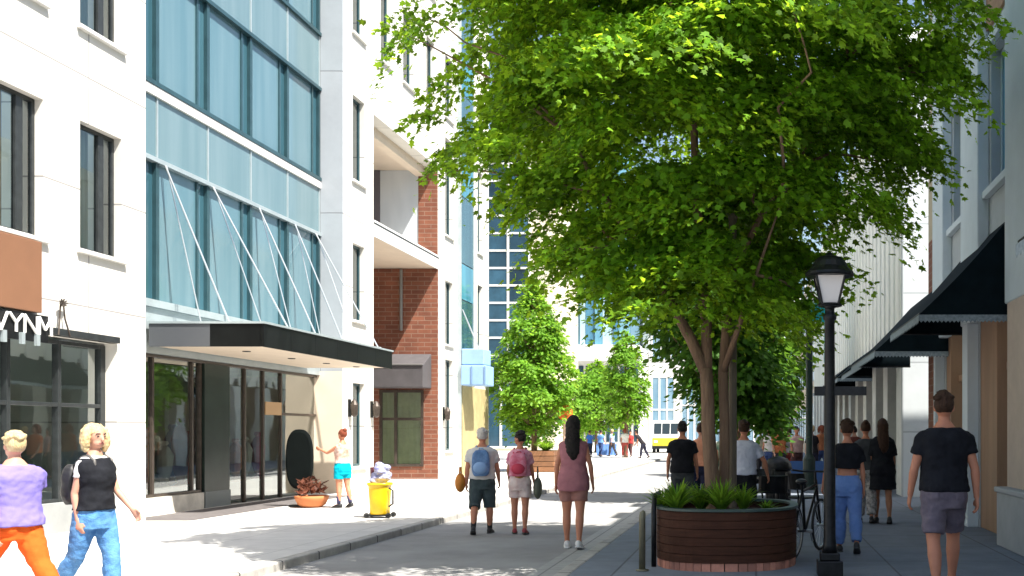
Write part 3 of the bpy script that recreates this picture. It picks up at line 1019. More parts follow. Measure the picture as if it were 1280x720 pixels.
def sample_crown(prof, cy, ryf, nspray, nleaf, srad, seed, shell=.45, spread=.16, boughs=0):
    rg = np.random.default_rng(seed)
    zs = np.array([p[0] for p in prof])
    xl = np.array([p[1] for p in prof])
    xr = np.array([p[2] for p in prof])
    wz = np.interp(np.linspace(zs[0], zs[-1], 200), zs, (xr - xl) ** 1.5)
    cdf = np.cumsum(wz) / wz.sum()
    P, Nn, D, cents = [], [], [], []
    hubs = []
    for s in range(boughs):          # big drooping boughs that the sprays hang on
        best = None
        for k in range(12):
            z = np.interp(rg.random(), cdf, np.linspace(zs[0], zs[-1], 200))
            a = rg.random() * 2 * math.pi
            r = .25 + .62 * rg.random() ** .6
            L_, R_ = np.interp(z, zs, xl), np.interp(z, zs, xr)
            h = np.array([(L_ + R_) / 2 + (R_ - L_) / 2 * r * math.cos(a), cy + (R_ - L_) / 2 * ryf * r * math.sin(a), z])
            d = min([np.linalg.norm((h - g[0]) * np.array([1, 1, 1.5])) for g in hubs] + [9])
            if best is None or d > best[0]:
                best = (d, h, a, r)
        hubs.append((best[1], best[2], best[3]))
    for s in range(nspray):
        z = np.interp(rg.random(), cdf, np.linspace(zs[0], zs[-1], 200))
        L_, R_ = np.interp(z, zs, xl), np.interp(z, zs, xr)
        cx, rx = (L_ + R_) / 2, (R_ - L_) / 2
        a = rg.random() * 2 * math.pi
        r = rg.random() ** shell
        rr = srad * rg.uniform(.65, 1.25)
        lim = max(.1, 1 - rr * .75 / max(rx, .3))
        c = np.array([cx + rx * r * lim * math.cos(a), cy + rx * ryf * r * lim * math.sin(a), z])
        if boughs and rg.random() < .9:
            hb, a, r = hubs[int(rg.random() * len(hubs))]
            qd = rg.normal(0, .5, 2)
            rd = np.array([math.cos(a), math.sin(a), 0]); td = np.array([-math.sin(a), math.cos(a), 0])
            c = hb + rd * qd[0] * .88 + td * qd[1] * 1.05 + np.array([0, 0, .2 - .38 * (qd ** 2).sum() - .18 * qd[0] + rg.normal(0, .09)])
            c[2] = max(c[2], zs[0] - .1)
            z = c[2]
            L_, R_ = np.interp(z, zs, xl), np.interp(z, zs, xr)
            c[0] = min(max(c[0], L_ + .15), R_ - .15)
        out = np.array([math.cos(a), math.sin(a), 0])
        nrm = np.array([0, 0, 1.0]) + out * (.25 + .55 * r) + rg.normal(0, .18, 3)
        nrm /= np.linalg.norm(nrm)
        u = np.cross(nrm, [0, 0, 1.0]) + 1e-6
        u /= np.linalg.norm(u)
        v = np.cross(nrm, u)
        m = int(nleaf * (rr / srad) ** 2 * rg.uniform(.7, 1.2))
        q = rg.normal(0, .46, (m, 2)) * rr
        q[:, 0] *= rg.uniform(.8, 1.3)
        h = rg.normal(0, spread * rr, m) - .32 * (q ** 2).sum(1) / rr
        pts = c + q[:, :1] * u + q[:, 1:] * v + h[:, None] * nrm
        P.append(pts)
        nn = nrm + rg.normal(0, .42, (m, 3))
        Nn.append(nn)
        dd = (pts - c) + out * .35 * rr + np.array([0, 0, -.25 * rr]) + rg.normal(0, .2 * rr, (m, 3))
        D.append(dd)
        cents.append(c)
    return np.concatenate(P), np.concatenate(Nn), np.concatenate(D), cents


bark = mat('bark', (.12, .07, .045), .9, col2=(.25, .155, .095), vscale=5, stretch=(2.2, 2.2, .35), bump=.8, bscale=22)
leaf_near = leafmat('maple_leaf', (.095, .215, .014), (.44, .66, .03), .55)
leaf_far = leafmat('bright_leaf', (.13, .27, .03), (.38, .62, .05))
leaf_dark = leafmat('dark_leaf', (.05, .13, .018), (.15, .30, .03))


def branch(q, a, c, r0, r1, seg=7, wob=.12, rg=None, sag=0):
    a, c = Vector(a), Vector(c)
    L = (c - a).length
    pts, rs = [], []
    for i in range(seg + 1):
        u = i / seg
        p = a.lerp(c, u)
        k = math.sin(math.pi * u) * wob * L
        p += Vector((rg.normal() * k * .4, rg.normal() * k * .4, rg.normal() * k * .2 + sag * L * math.sin(math.pi * u)))
        pts.append(p)
        rs.append(r0 + (r1 - r0) * u)
    q.tube(pts, rs, 8)
    return pts


tr = thing('street_tree', 'large leafy tree with forked trunk rising from the curved wooden planter', 'tree', (-.5, 12.4, .6))
rg = np.random.default_rng(3)
q = MB()
fork = Vector((-.55, 12.45, 2.25))
q.tube([(-.48, 12.4, .45), (-.49, 12.4, .62), (-.53, 12.42, 1.1), (-.57, 12.43, 1.6), (-.58, 12.45, 2.05), (-.60, 12.46, 2.35)], [.15, .105, .088, .082, .08, .078], 14)
q.tube([(-.42, 12.52, .45), (-.40, 12.52, .7), (-.38, 12.54, 1.2), (-.38, 12.55, 1.75), (-.40, 12.56, 2.3), (-.36, 12.58, 2.9), (-.25, 12.6, 3.6)], [.10, .075, .065, .062, .06, .055, .045], 12)
l1 = [Vector(v) for v in ((-.60, 12.46, 2.3), (-.78, 12.5, 2.7), (-1.02, 12.5, 3.15), (-1.35, 12.55, 3.7), (-1.8, 12.6, 4.4), (-2.3, 12.6, 5.2))]
q.tube(l1, [.075, .068, .06, .05, .04, .025], 10)
l2 = [Vector(v) for v in ((-.59, 12.46, 2.3), (-.60, 12.6, 2.9), (-.68, 12.75, 3.7), (-.75, 12.9, 4.8), (-.8, 13.0, 6.2), (-.8, 13, 7.8))]
q.tube(l2, [.07, .066, .06, .05, .04, .025], 10)
l3 = [Vector(v) for v in ((-.25, 12.6, 3.6), (.05, 12.7, 4.2), (.5, 12.8, 4.9), (1.1, 12.9, 5.8))]
q.tube(l3, [.045, .035, .022, .008], 10)
l4 = [Vector(v) for v in ((-.40, 12.56, 2.3), (-.25, 12.3, 2.7), (.0, 12.0, 3.4), (.3, 11.6, 4.2))]
q.tube(l4, [.045, .035, .022, .008], 10)
prof = [(3.0, -1.5, .6), (3.4, -2.1, 1.2), (4.0, -2.85, 1.5), (4.5, -3.35, 2.0), (4.8, -3.95, 2.25), (5.5, -4.15, 2.5), (6.4, -4.5, 2.9), (7.0, -4.5, 2.9), (8, -3.9, 2.5), (9, -2.8, 1.8), (9.8, -1.4, .6)]
P, Nn, D, cents = sample_crown(prof, 12.9, .80, 1150, 165, .46, 11, spread=.09, boughs=72)
# low outer tips seen in the photo: hanging left tip and right tips
ext = [((-4.15, 12.9, 6.75), .45), ((-4.35, 12.8, 6.5), .4), ((2.65, 12.8, 6.3), .45), ((2.2, 12.7, 6.0), .5), ((2.0, 13, 4.9), .45), ((.75, 12.6, 3.2), .35), ((-1.9, 12.4, 3.5), .4), ((-3.75, 12.6, 4.75), .4)]
for c, rr in ext:
    c = np.array(c); m = 90
    d = rg.normal(0, .42, (m, 3)) * rr * np.array([1, 1, .45])
    P = np.concatenate([P, c + d]); Nn = np.concatenate([Nn, np.array([0, 0, 1.]) + rg.normal(0, .45, (m, 3))]); D = np.concatenate([D, d + np.array([0, 0, -.1])])
allpts = l1[1:] + l2[1:] + l3[1:] + l4[1:]
for c in cents[::45] + [np.array(e[0]) for e in ext]:
    cv_ = Vector(c)
    cand = [p for p in allpts if p.z < cv_.z + .3]
    a = min(cand or allpts, key=lambda p: (p - cv_).length)
    branch(q, a, cv_, .022, .006, 6, .10, rg, sag=.06)
q.build('trunk', bark, tr, smooth=True)
leaves_mesh('crown', leaf_near, tr, P, Nn, D, RNG.uniform(.05, .115, len(P)), LEAF)


def small_tree(label, x, y, prof, lm, seed, ns, nl, srad, lsize, z0=.1, tr_r=.11, fork_z=2.2, ryf=1.0, group='young street trees', zt=None):
    t = thing('street_tree', label, 'tree', (x, y, z0), group)
    pr = [(a, x + l, x + r_) for a, l, r_ in prof]
    P, Nn, D, cents = sample_crown(pr, y, ryf, ns, nl, srad, seed)
    q = MB()
    rg = np.random.default_rng(seed)
    top = prof[-1][0] - .6
    q.tube([(x, y, z0 - .05), (x, y, z0 + .3), (x + .03, y, (z0 + top) * .35), (x - .03, y, (z0 + top) * .65), (x, y, top)], [tr_r * 1.3, tr_r, tr_r * .85, tr_r * .5, .02], 10)
    for c in cents[::4]:
        cv_ = Vector(c)
        zz = max(fork_z * .8, cv_.z - (abs(cv_.x - x) + abs(cv_.y - y)) * .9)
        branch(q, (x, y, min(zz, top - .1)), cv_, tr_r * .22, .006, 4, .06, rg)
    q.build('trunk', bark, t, smooth=True)
    leaves_mesh('crown', lm, t, P, Nn, D, rg.uniform(lsize * .75, lsize * 1.25, len(P)), LEAF_S)
    return t


cone = lambda zb, zt, w: [(zb, -w * .55, w * .55), (zb + (zt - zb) * .18, -w * .98, w * .98), (zb + (zt - zb) * .4, -w, w), (zb + (zt - zb) * .7, -w * .72, w * .72), (zb + (zt - zb) * .9, -w * .42, w * .42), (zt, -w * .12, w * .12)]
small_tree('bright green conical tree rising from the brown planter box on the left pavement', -8.55, 40, cone(1.75, 7.3, 2.0), leaf_far, 21, 260, 85, .45, .16)
small_tree('slim pointed green tree in the distance, right of the conical one', -7.75, 62, cone(2.2, 7.9, 1.75), leaf_far, 22, 170, 60, .42, .2)
small_tree('low pale green tree between the two taller young trees', -12.0, 78, cone(1.8, 7.0, 3.3), leaf_far, 23, 260, 60, .6, .24)
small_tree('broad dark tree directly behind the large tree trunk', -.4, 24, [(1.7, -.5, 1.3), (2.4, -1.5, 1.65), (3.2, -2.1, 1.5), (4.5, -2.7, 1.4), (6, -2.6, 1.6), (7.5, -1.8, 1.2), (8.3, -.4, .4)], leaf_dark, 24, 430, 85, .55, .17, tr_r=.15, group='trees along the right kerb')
small_tree('bright leafy tree further back along the right kerb beside the lamp post', .35, 37, cone(1.9, 8.0, 2.0), leaf_far, 25, 170, 70, .55, .2, group='trees along the right kerb', tr_r=.14)
small_tree('farthest tree of the right kerb, pale and small', -1.6, 56, cone(2.0, 8.2, 2.2), leaf_far, 26, 140, 60, .6, .24, group='trees along the right kerb', tr_r=.14)
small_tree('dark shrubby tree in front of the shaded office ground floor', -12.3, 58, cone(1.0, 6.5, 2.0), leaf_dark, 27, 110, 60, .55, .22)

# thin stake / pole beside the trunk
q = MB(); q.tube([(-.285, 12.75, .5), (-.285, 12.75, 4.2)], .05, 10); q.lathe([(.06, 0), (.06, .03), (.02, .07)], (-.285, 12.75, 4.2), 10)
tag(q.build('post', mat('weathered_post', (.13, .105, .075), .8, var=.3, vscale=4, stretch=(3, 3, .3)), org=(-.285, 12.75, .5)), 'thin weathered post standing beside the tree trunk in the planter', 'post')

# ------------------------------------------------------------------ the planter
pl = thing('planter', 'large oval dark wood planter on a brick base at the foot of the big tree', 'planter', (-.22, 12.1, .1))


def oval(cx, cy, a, bb, n=56, p=2.6):
    out = []
    for i in range(n):
        th = 2 * math.pi * i / n
        c_, s_ = math.cos(th), math.sin(th)
        out.append((cx + a * math.copysign(abs(c_) ** (2 / p), c_), cy + bb * math.copysign(abs(s_) ** (2 / p), s_)))
    return out


wood = mat('dark_red_timber', (.060, .024, .014), .7, spec=.15, var=.35, vscale=5, stretch=(.8, .8, 9), bump=.25, bscale=30)
pcx, pcy, pa, pb = -.335, 12.0, .80, .95
q = MB()
nb = 6
z0p, z1p = .19, .735
for i in range(nb):
    za, zb = z0p + (z1p - z0p) * i / nb, z0p + (z1p - z0p) * (i + 1) / nb - .005
    o1 = oval(pcx, pcy, pa, pb)
    o0 = oval(pcx, pcy, pa - .05, pb - .05)
    n = len(o1)
    vs = [(x, y, za) for x, y in o1] + [(x, y, zb) for x, y in o1] + [(x, y, za) for x, y in o0] + [(x, y, zb) for x, y in o0]
    fs = []
    for j in range(n):
        k = (j + 1) % n
        fs += [(j, k, n + k, n + j), (n + j, n + k, 3 * n + k, 3 * n + j), (k, j, 2 * n + j, 2 * n + k)]
    q.add(vs, fs)
q.build('side_boards', wood, pl)
q = MB()
o1, o0 = oval(pcx, pcy, pa + .02, pb + .02), oval(pcx, pcy, pa - .07, pb - .07)
n = len(o1)
vs = [(x, y, .738) for x, y in o1] + [(x, y, .765) for x, y in o1] + [(x, y, .738) for x, y in o0] + [(x, y, .765) for x, y in o0]
fs = []
for j in range(n):
    k = (j + 1) % n
    fs += [(j, k, n + k, n + j), (n + j, n + k, 3 * n + k, 3 * n + j), (2 * n + k, 2 * n + j, 3 * n + j, 3 * n + k), (k, j, 2 * n + j, 2 * n + k)]
q.add(vs, fs)
q.build('rim', mat('green_black_rim', (.03, .06, .055), .4), pl)
q = MB(); q.add([(x, y, .66) for x, y in oval(pcx, pcy, pa - .05, pb - .05)], [tuple(range(56))])
q.build('soil', mat('soil', (.05, .035, .025), .95, var=.4, vscale=9, bump=.6), pl)
q = MB()
for j in range(56):                     # brick footing, one box per brick
    o = oval(pcx, pcy, pa - .01, pb - .01); oi = oval(pcx, pcy, pa - .12, pb - .12)
    k = (j + 1) % 56
    def sh(a, c, u):
        return (a[0] + (c[0] - a[0]) * u, a[1] + (c[1] - a[1]) * u)
    A, B_, Cc, Dd = sh(o[j], o[k], .04), sh(o[j], o[k], .96), sh(oi[j], oi[k], .96), sh(oi[j], oi[k], .04)
    vs = [(*p, .1) for p in (A, B_, Cc, Dd)] + [(*p, .186) for p in (A, B_, Cc, Dd)]
    q.add(vs, [(0, 1, 5, 4), (1, 2, 6, 5), (2, 3, 7, 6), (3, 0, 4, 7), (4, 5, 6, 7)])
q.build('brick_base', mat('pink_brick', (.46, .20, .14), .85, island=.3, var=.15, vscale=20, bump=.2), pl)

blade_m = leafmat('blade_leaf', (.10, .22, .025), (.30, .48, .04), .45)


def clump(label, x, y, z, h, n, seed, spread=.28, group='strap leaved plants in the planter'):
    rg = np.random.default_rng(seed)
    q = MB()
    for i in range(n):
        a = rg.uniform(0, 2 * math.pi)
        L = h * rg.uniform(.7, 1.2)
        out = spread * rg.uniform(.3, 1.2)
        wd = .016 * rg.uniform(.7, 1.4)
        px_, py_ = math.cos(a), math.sin(a)
        pts = []
        for k in range(6):
            u = k / 5
            rad = out * u ** 1.5
            zz = L * (u - .32 * u ** 3 * (out / spread))
            pts.append((x + px_ * rad + rg.normal() * .004, y + py_ * rad, z + zz, wd * (1 - u ** 2.2) + .002))
        vs, fs = [], []
        for (X_, Y_, Z_, w_) in pts:
            vs += [(X_ - py_ * w_, Y_ + px_ * w_, Z_), (X_ + py_ * w_, Y_ - px_ * w_, Z_)]
        for k in range(5):
            fs.append((2 * k, 2 * k + 1, 2 * k + 3, 2 * k + 2))
        q.add(vs, fs)
    o = q.build('plant', blade_m, org=(x, y, z))
    return tag(o, label, 'plant', group)


clump('bushy strap leaved plant at the left end of the wooden planter', -.88, 11.5, .66, .40, 150, 31, .34)
clump('strap leaved plant left of centre in the planter, in front of the walkers', -.62, 11.75, .66, .36, 110, 32, .3)
clump('bright strap leaved plant right in front of the tree trunk', -.38, 11.5, .66, .42, 150, 33, .34)
clump('small strap leaved plant beside the thin post', -.15, 11.7, .66, .36, 90, 34)
clump('sparse low leaf tuft at the right of the planter soil', .12, 11.9, .66, .16, 40, 35, .2)
clump('dark straggly plant spilling over the left rim of the planter', -1.08, 11.9, .66, .3, 60, 36, .3)

# bollard / bike hoop left of planter
q = MB(); q.tube([(-1.22, 11.15, .1), (-1.22, 11.15, .66), (-1.215, 11.15, .72), (-1.2, 11.15, .745)], [.035, .035, .033, .015], 12); q.lathe([(.07, 0), (.07, .015), (.04, .02)], (-1.22, 11.15, .1), 14)
tag(q.build('bollard', mat('olive_metal', (.16, .15, .10), .5, metal=.4, var=.3), org=(-1.22, 11.15, .1), smooth=True), 'slim olive grey metal bollard at the left end of the planter', 'bollard')
q = MB(); q.tube([(-1.13, 11.5, .1), (-1.13, 11.5, .75), (-1.13, 11.62, .88), (-1.13, 12.1, .88), (-1.13, 12.22, .75), (-1.13, 12.22, .1)], .028, 10)
tag(q.build('bike_rack', black_metal, org=(-1.13, 11.85, .1), smooth=True), 'black tubular bike hoop along the left side of the planter', 'bike rack')

# low wood planter box on the left pavement with tree
pb_ = thing('planter', 'brown wooden planter box on the left pavement under the conical tree', 'planter', (-8.2, 39.5, .1))
q = MB()
for i in range(4):
    q.bx(-8.75, -7.6, 38.9, 38.94, .12 + i * .2, .3 + i * .2); q.bx(-7.6, -7.56, 38.9, 41.0, .12 + i * .2, .3 + i * .2); q.bx(-8.79, -8.75, 38.9, 41.0, .12 + i * .2, .3 + i * .2); q.bx(-8.75, -7.6, 40.96, 41.0, .12 + i * .2, .3 + i * .2)
q.build('boards', mat('brown_timber', (.20, .09, .04), .7, island=.3, var=.2), pb_)
q = MB(); q.bx(-8.75, -7.6, 38.94, 40.96, .5, .8); q.build('soil', MATS['soil'], pb_)
clump('yellow green plant filling the brown planter box', -7.95, 39.3, .8, .55, 260, 41, .6, 'plants in the far planter box')

# ------------------------------------------------------------------ street lamp
lx, ly = .765, 10.8
lp = thing('street_lamp', 'black street lamp post with a glazed lantern beside the right pavement', 'street lamp', (lx, ly, .1))
q = MB(); q.bx(lx - .13, lx + .13, ly - .13, ly + .13, .1, .26); q.bx(lx - .1, lx + .1, ly - .1, ly + .1, .262, .34); q.build('base', black_metal, lp, bevel=.012)
q = MB(); q.lathe([(.085, .34), (.07, .42), (.062, .5), (.058, 1.9), (.052, 2.74), (.07, 2.76), (.07, 2.80), (.05, 2.82), (.05, 2.87), (.1, 2.90)], (lx, ly, 0), 16); q.build('pole', black_metal, lp, smooth=True)
q = MB()
for k in range(4):
    a = math.pi / 4 + k * math.pi / 2
    q.tube([(lx + math.cos(a) * .115, ly + math.sin(a) * .115, 2.90), (lx + math.cos(a) * .21, ly + math.sin(a) * .21, 3.20)], .013, 6)
q.lathe([(.24, 3.20), (.255, 3.215), (.25, 3.24), (.22, 3.27), (.19, 3.30), (.16, 3.36), (.12, 3.40), (.05, 3.42), (.02, 3.45), (.0, 3.455)], (lx, ly, 0), 20)
q.lathe([(.12, 2.89), (.13, 2.905), (.12, 2.92)], (lx, ly, 0), 16)
q.build('lantern_frame', black_metal, lp)
lampglass = mat('frosted_lamp_glass', (.82, .76, .72), .35)
q = MB()
q.rings([[(lx + math.cos(math.pi / 4 + k * math.pi / 2) * r_, ly + math.sin(math.pi / 4 + k * math.pi / 2) * r_, z_) for k in range(4)] for r_, z_ in ((.105, 2.925), (.2, 3.198))])
q.build('lantern_glass', lampglass, lp)
q = MB(); q.tube([(lx - .16, ly, 2.0), (lx + .38, ly, 2.0)], .02, 8); q.bx(lx - .16, lx + .38, ly - .03, ly + .03, 1.97, 2.06); q.build('cross_bar', black_metal, lp)

# teal street banner further down
tb = thing('banner_post', 'grey pole with a teal street banner, beyond the lamp lantern', 'banner', (1.6, 30, .1))
q = MB(); q.tube([(1.58, 30, .1), (1.58, 30, 5.4)], .06, 10); q.build('pole', mat('grey_pole', (.4, .4, .42), .5), tb)
q = MB(); q.bx(1.5, 2.12, 29.9, 29.93, 4.75, 5.3); q.build('banner', mat('teal_banner', (.0, .36, .38), .6, var=.05), tb)
q = MB(); q.bx(1.95, 2.12, 29.9, 29.93, 3.6, 4.74); q.build('banner', mat('pale_teal_banner', (.25, .55, .55), .6), tb)
# orange round sign on a pale post
os_ = thing('round_sign', 'orange round sign on a pale post, above the long haired woman', 'sign', (-7.35, 40, .1))
q = MB(); q.tube([(-7.35, 40, .1), (-7.35, 40, 2.1)], .07, 10); q.build('post', mat('pale_pink_post', (.62, .4, .33), .6), os_)
q = MB(); q.lathe([(.02, -.06), (.2, -.055), (.28, -.02), (.3, 0), (.28, .02), (.2, .055), (.02, .06)], (0, 0, 0), 20)
q.v = [(-7.35 + v[0], 40 + v[2], 2.35 + v[1]) for v in q.v]
q.build('disc', mat('orange_sign', (.75, .13, .02), .5, var=.12, vscale=8), os_, smooth=True)


# ------------------------------------------------------------------ people
def skin(name, col):
    return mat(name, col, .55, var=.08, vscale=6, spec=.35)


def cloth(name, col, var=.12, vs=9, col2=None):
    return mat(name, col, .88, var=var, vscale=vs, col2=col2, bump=.45, bscale=11, spec=.15)


SK_L = skin('fair_skin', (.52, .27, .19))
SK_R = skin('ruddy_skin', (.50, .21, .125))
SK_D = skin('tan_skin', (.34, .155, .09))
EYE = mat('eye_dark', (.02, .015, .012), .3)
LIP = mat('lip', (.36, .10, .09), .5)


def hairmat(name, col, col2):
    return mat(name, col, .62, spec=.2, col2=col2, vscale=6, stretch=(4, 4, .6), bump=.8, bscale=30)


H_BLACK = hairmat('black_hair', (.012, .010, .010), (.03, .024, .022))
H_BROWN = hairmat('brown_hair', (.030, .015, .009), (.065, .032, .018))
H_BLOND = hairmat('blond_hair', (.50, .36, .17), (.68, .54, .32))
H_RED = hairmat('red_brown_hair', (.16, .035, .02), (.26, .07, .035))
H_GREY = hairmat('pale_grey_hair', (.50, .46, .42), (.66, .62, .58))


def fuse(name, mb, m, parent, voxel, smooth=3, noise=0.0, nscale=7.0, seed=0, hem=None):
    """union overlapping closed shells into one continuous surface"""
    me = bpy.data.meshes.new('tmp')
    me.from_pydata(mb.v, [], mb.f)
    o = bpy.data.objects.new('tmp', me)
    C.objects.link(o)
    r = o.modifiers.new('r', 'REMESH')
    r.mode = 'VOXEL'
    r.voxel_size = voxel
    if smooth:
        s = o.modifiers.new('s', 'SMOOTH')
        s.iterations = smooth
        s.factor = .5
    dg = bpy.context.evaluated_depsgraph_get()
    dg.update()
    me2 = bpy.data.meshes.new_from_object(o.evaluated_get(dg))
    bpy.data.objects.remove(o)
    bpy.data.meshes.remove(me)
    me2.name = name
    if noise:
        n = len(me2.vertices)
        co_ = np.empty(n * 3); me2.vertices.foreach_get('co', co_); co_ = co_.reshape(-1, 3)
        no_ = np.empty(n * 3); me2.vertices.foreach_get('normal', no_); no_ = no_.reshape(-1, 3)
        d = np.array([mnoise.noise(Vector((c[0] * nscale + seed, c[1] * nscale, c[2] * nscale * 1.6))) + .5 * mnoise.noise(Vector((c[0] * nscale * 2.3, c[1] * nscale * 2.3 + seed, c[2] * nscale * 2.8))) for c in co_])
        co_ += no_ * (d * noise)[:, None]
        me2.vertices.foreach_set('co', co_.ravel())
    me2.materials.clear()
    me2.materials.append(m)
    me2.polygons.foreach_set('use_smooth', [True] * len(me2.polygons))
    me2.update()
    ob = bpy.data.objects.new(name, me2)
    C.objects.link(ob)
    ob.parent = parent
    return ob


def plain(name, mb, m, parent, smooth=True):
    me = bpy.data.meshes.new(name)
    me.from_pydata(mb.v, [], mb.f)
    me.materials.append(m)
    if smooth:
        me.polygons.foreach_set('use_smooth', [True] * len(me.polygons))
    o = bpy.data.objects.new(name, me)
    C.objects.link(o)
    o.parent = parent
    return o


def lerp_tab(tab, z):
    if z <= tab[0][0]:
        return tab[0][1:]
    for i in range(len(tab) - 1):
        if z <= tab[i + 1][0]:
            u = (z - tab[i][0]) / (tab[i + 1][0] - tab[i][0])
            return tuple(a + (c - a) * u for a, c in zip(tab[i][1:], tab[i + 1][1:]))
    return tab[-1][1:]


MALE = [(.40, .19, .15, 0), (.78, .15, .115, -.005), (.84, .165, .122, -.012), (.93, .17, .122, -.01), (1.03, .155, .112, 0), (1.12, .152, .11, .005), (1.24, .168, .115, .0), (1.33, .185, .118, -.006), (1.39, .185, .102, -.01), (1.43, .15, .088, -.012), (1.465, .092, .074, -.01), (1.49, .064, .062, -.006), (1.52, .058, .06, 0)]
FEM = [(.40, .19, .15, 0), (.78, .155, .12, -.01), (.84, .172, .132, -.016), (.93, .168, .122, -.012), (1.03, .138, .102, 0), (1.12, .126, .095, .005), (1.24, .145, .118, .012), (1.33, .158, .112, .004), (1.39, .158, .09, -.008), (1.43, .122, .076, -.012), (1.465, .075, .062, -.009), (1.49, .054, .054, -.005), (1.52, .048, .052, 0)]


def person(label, loc, H, yaw, female=False, skinm=SK_R, hair='short', hairm=H_BROWN, legs=((18, 8), (-20, 22)), arms=((-14, 9, 12), (14, 9, 18)),
           top=None, bottom=None, shoes=None, socks=None, vox=.012, lean=0, head=0, nod=0, group=None, seated=False, bulk=1.0, hat=None, extra_label=None):
    """legs: (thigh forward deg, knee flex) left/right; arms: (swing forward, abduct, elbow flex) left/right.
       top: (kind, material, sleeve fraction, hem z, looseness); bottom: (kind, material, hem fraction or z, looseness)"""
    t = thing('person', label, 'person', loc, group, R(yaw))
    t.scale = (H / 1.75,) * 3
    tab = FEM if female else MALE
    sw = (.158 if female else .19) * bulk
    lr = [Vector((0, 0, 0))]

    def sh(v):           # forward lean of the upper body above the hips
        v = Vector(v)
        if v.z > .9:
            v = v + Vector((0, (v.z - .9) * math.tan(R(lean)), 0))
        return v
    J = {}
    for sd, (a, k), nm in ((-1, legs[0], 'L'), (1, legs[1], 'R')):
        a, k = R(a), R(k)
        hip = Vector((sd * .088, -.005, .90))
        knee = hip + Vector((sd * (.02 if female else .065), math.sin(a), -math.cos(a))) * .43
        ank = knee + Vector((0, math.sin(a - k), -math.cos(a - k))) * .41
        fp = max(-50, min(14, math.degrees(a - k) * (.75 if a - k < 0 else .6)))
        fd = Vector((sd * .12, math.cos(R(fp)), math.sin(R(fp)))).normalized()
        up = Vector((0, -math.sin(R(fp)), math.cos(R(fp))))
        J[nm] = dict(hip=hip, knee=knee, ank=ank, fd=fd, up=up)
    low = min(min((J[n]['ank'] - J[n]['up'] * .075 - J[n]['fd'] * .06).z, (J[n]['ank'] - J[n]['up'] * .075 + J[n]['fd'] * .17).z) for n in 'LR')
    dz = Vector((0, 0, -low if not seated else 0))
    for sd, (s_, ab, e), nm in ((-1, arms[0][:3], 'L'), (1, arms[1][:3], 'R')):
        s_, ab, e = R(s_), R(ab), R(e)
        shd = sh((sd * (sw - .012), -.01, 1.375))
        d1 = Vector((sd * math.sin(ab), math.sin(s_) * math.cos(ab), -math.cos(s_) * math.cos(ab)))
        d2 = Vector((sd * math.sin(ab) * .3, math.sin(s_ + e) * math.cos(ab * .4), -math.cos(s_ + e) * math.cos(ab * .4))).normalized()
        el = shd + d1 * .29
        wr = el + d2 * .255
        J['a' + nm] = dict(sh=shd, el=el, wr=wr, d=d2, d1=d1)

    def torso(mb, z0, z1, off, n=22, flare=0, steps=None):
        zs = [z0 + (z1 - z0) * i / (steps or 12) for i in range((steps or 12) + 1)]
        rings = []
        for z in zs:
            a, b_, y = lerp_tab(tab, z)
            f = off + flare * max(0, (1.25 - z))
            c = sh((0, y, z))
            rings.append([(c.x + (a * bulk + f) * math.copysign(abs(math.cos(2 * math.pi * j / n)) ** .85, math.cos(2 * math.pi * j / n)), c.y + (b_ * bulk + f) * math.copysign(abs(math.sin(2 * math.pi * j / n)) ** .85, math.sin(2 * math.pi * j / n)), c.z + dz.z) for j in range(n)])
        mb.rings(rings)

    def leg(mb, nm, frac, off, n=14, hemw=0.0):
        j = J[nm]
        hp, kn, an = j['hip'] + dz, j['knee'] + dz, j['ank'] + dz
        fw = 1.0 if not female else .97
        prof = [(0, .098), (.12, .094), (.28, .082), (.44, .064), (.5, .058), (.56, .056), (.66, .060), (.78, .05), (.92, .036), (1, .036)]
        pts, rs = [], []
        for u, r_ in prof + [(frac, None)]:
            if u > frac + 1e-6:
                continue
            if r_ is None:
                r_ = [a[1] + (c[1] - a[1]) * (frac - a[0]) / (c[0] - a[0]) for a, c in zip(prof, prof[1:]) if a[0] <= frac <= c[0]][0]
            p = hp.lerp(kn, u * 2) if u <= .5 else kn.lerp(an, (u - .5) * 2)
            if .5 < u < 1:
                p = p + Vector((0, -.018 * math.sin((u - .5) * 2 * math.pi), 0))
            pts.append((u, p, r_ * fw * bulk + off + hemw * u))
        pts.sort(key=lambda q: q[0])
        clean = [pts[0]]
        for q in pts[1:]:
            if q[0] - clean[-1][0] > .012:
                clean.append(q)
        mb.tube([q[1] for q in clean], [q[2] for q in clean], n)

    def arm(mb, nm, frac, off, n=12, hemw=0):
        j = J['a' + nm]
        A, B_, W = j['sh'] + dz, j['el'] + dz, j['wr'] + dz
        k = (.88 if female else 1.0) * bulk
        prof = [(-.03, .046), (0, .054), (.12, .052), (.3, .045), (.45, .039), (.5, .038), (.6, .040), (.75, .034), (1, .025)]
        pts = []
        for u, r_ in prof:
            if u < frac:
                pts.append((u, r_))
        rr = [a[1] + (c[1] - a[1]) * (frac - a[0]) / (c[0] - a[0]) for a, c in zip(prof, prof[1:]) if a[0] <= frac <= c[0]][0]
        pts.append((frac, rr))
        P_ = [(A.lerp(B_, u * 2) if u <= .5 else B_.lerp(W, (u - .5) * 2)) for u, _ in pts]
        mb.tube(P_, [r_ * k + off + hemw * max(0, u) for u, r_ in pts], n)
        mb.ell(A + Vector((0, 0, -.0)), ((.054 * k + off * .6),) * 3, 12, 8)

    # ---- body: one continuous surface
    q = MB()
    torso(q, .78, 1.52, 0)
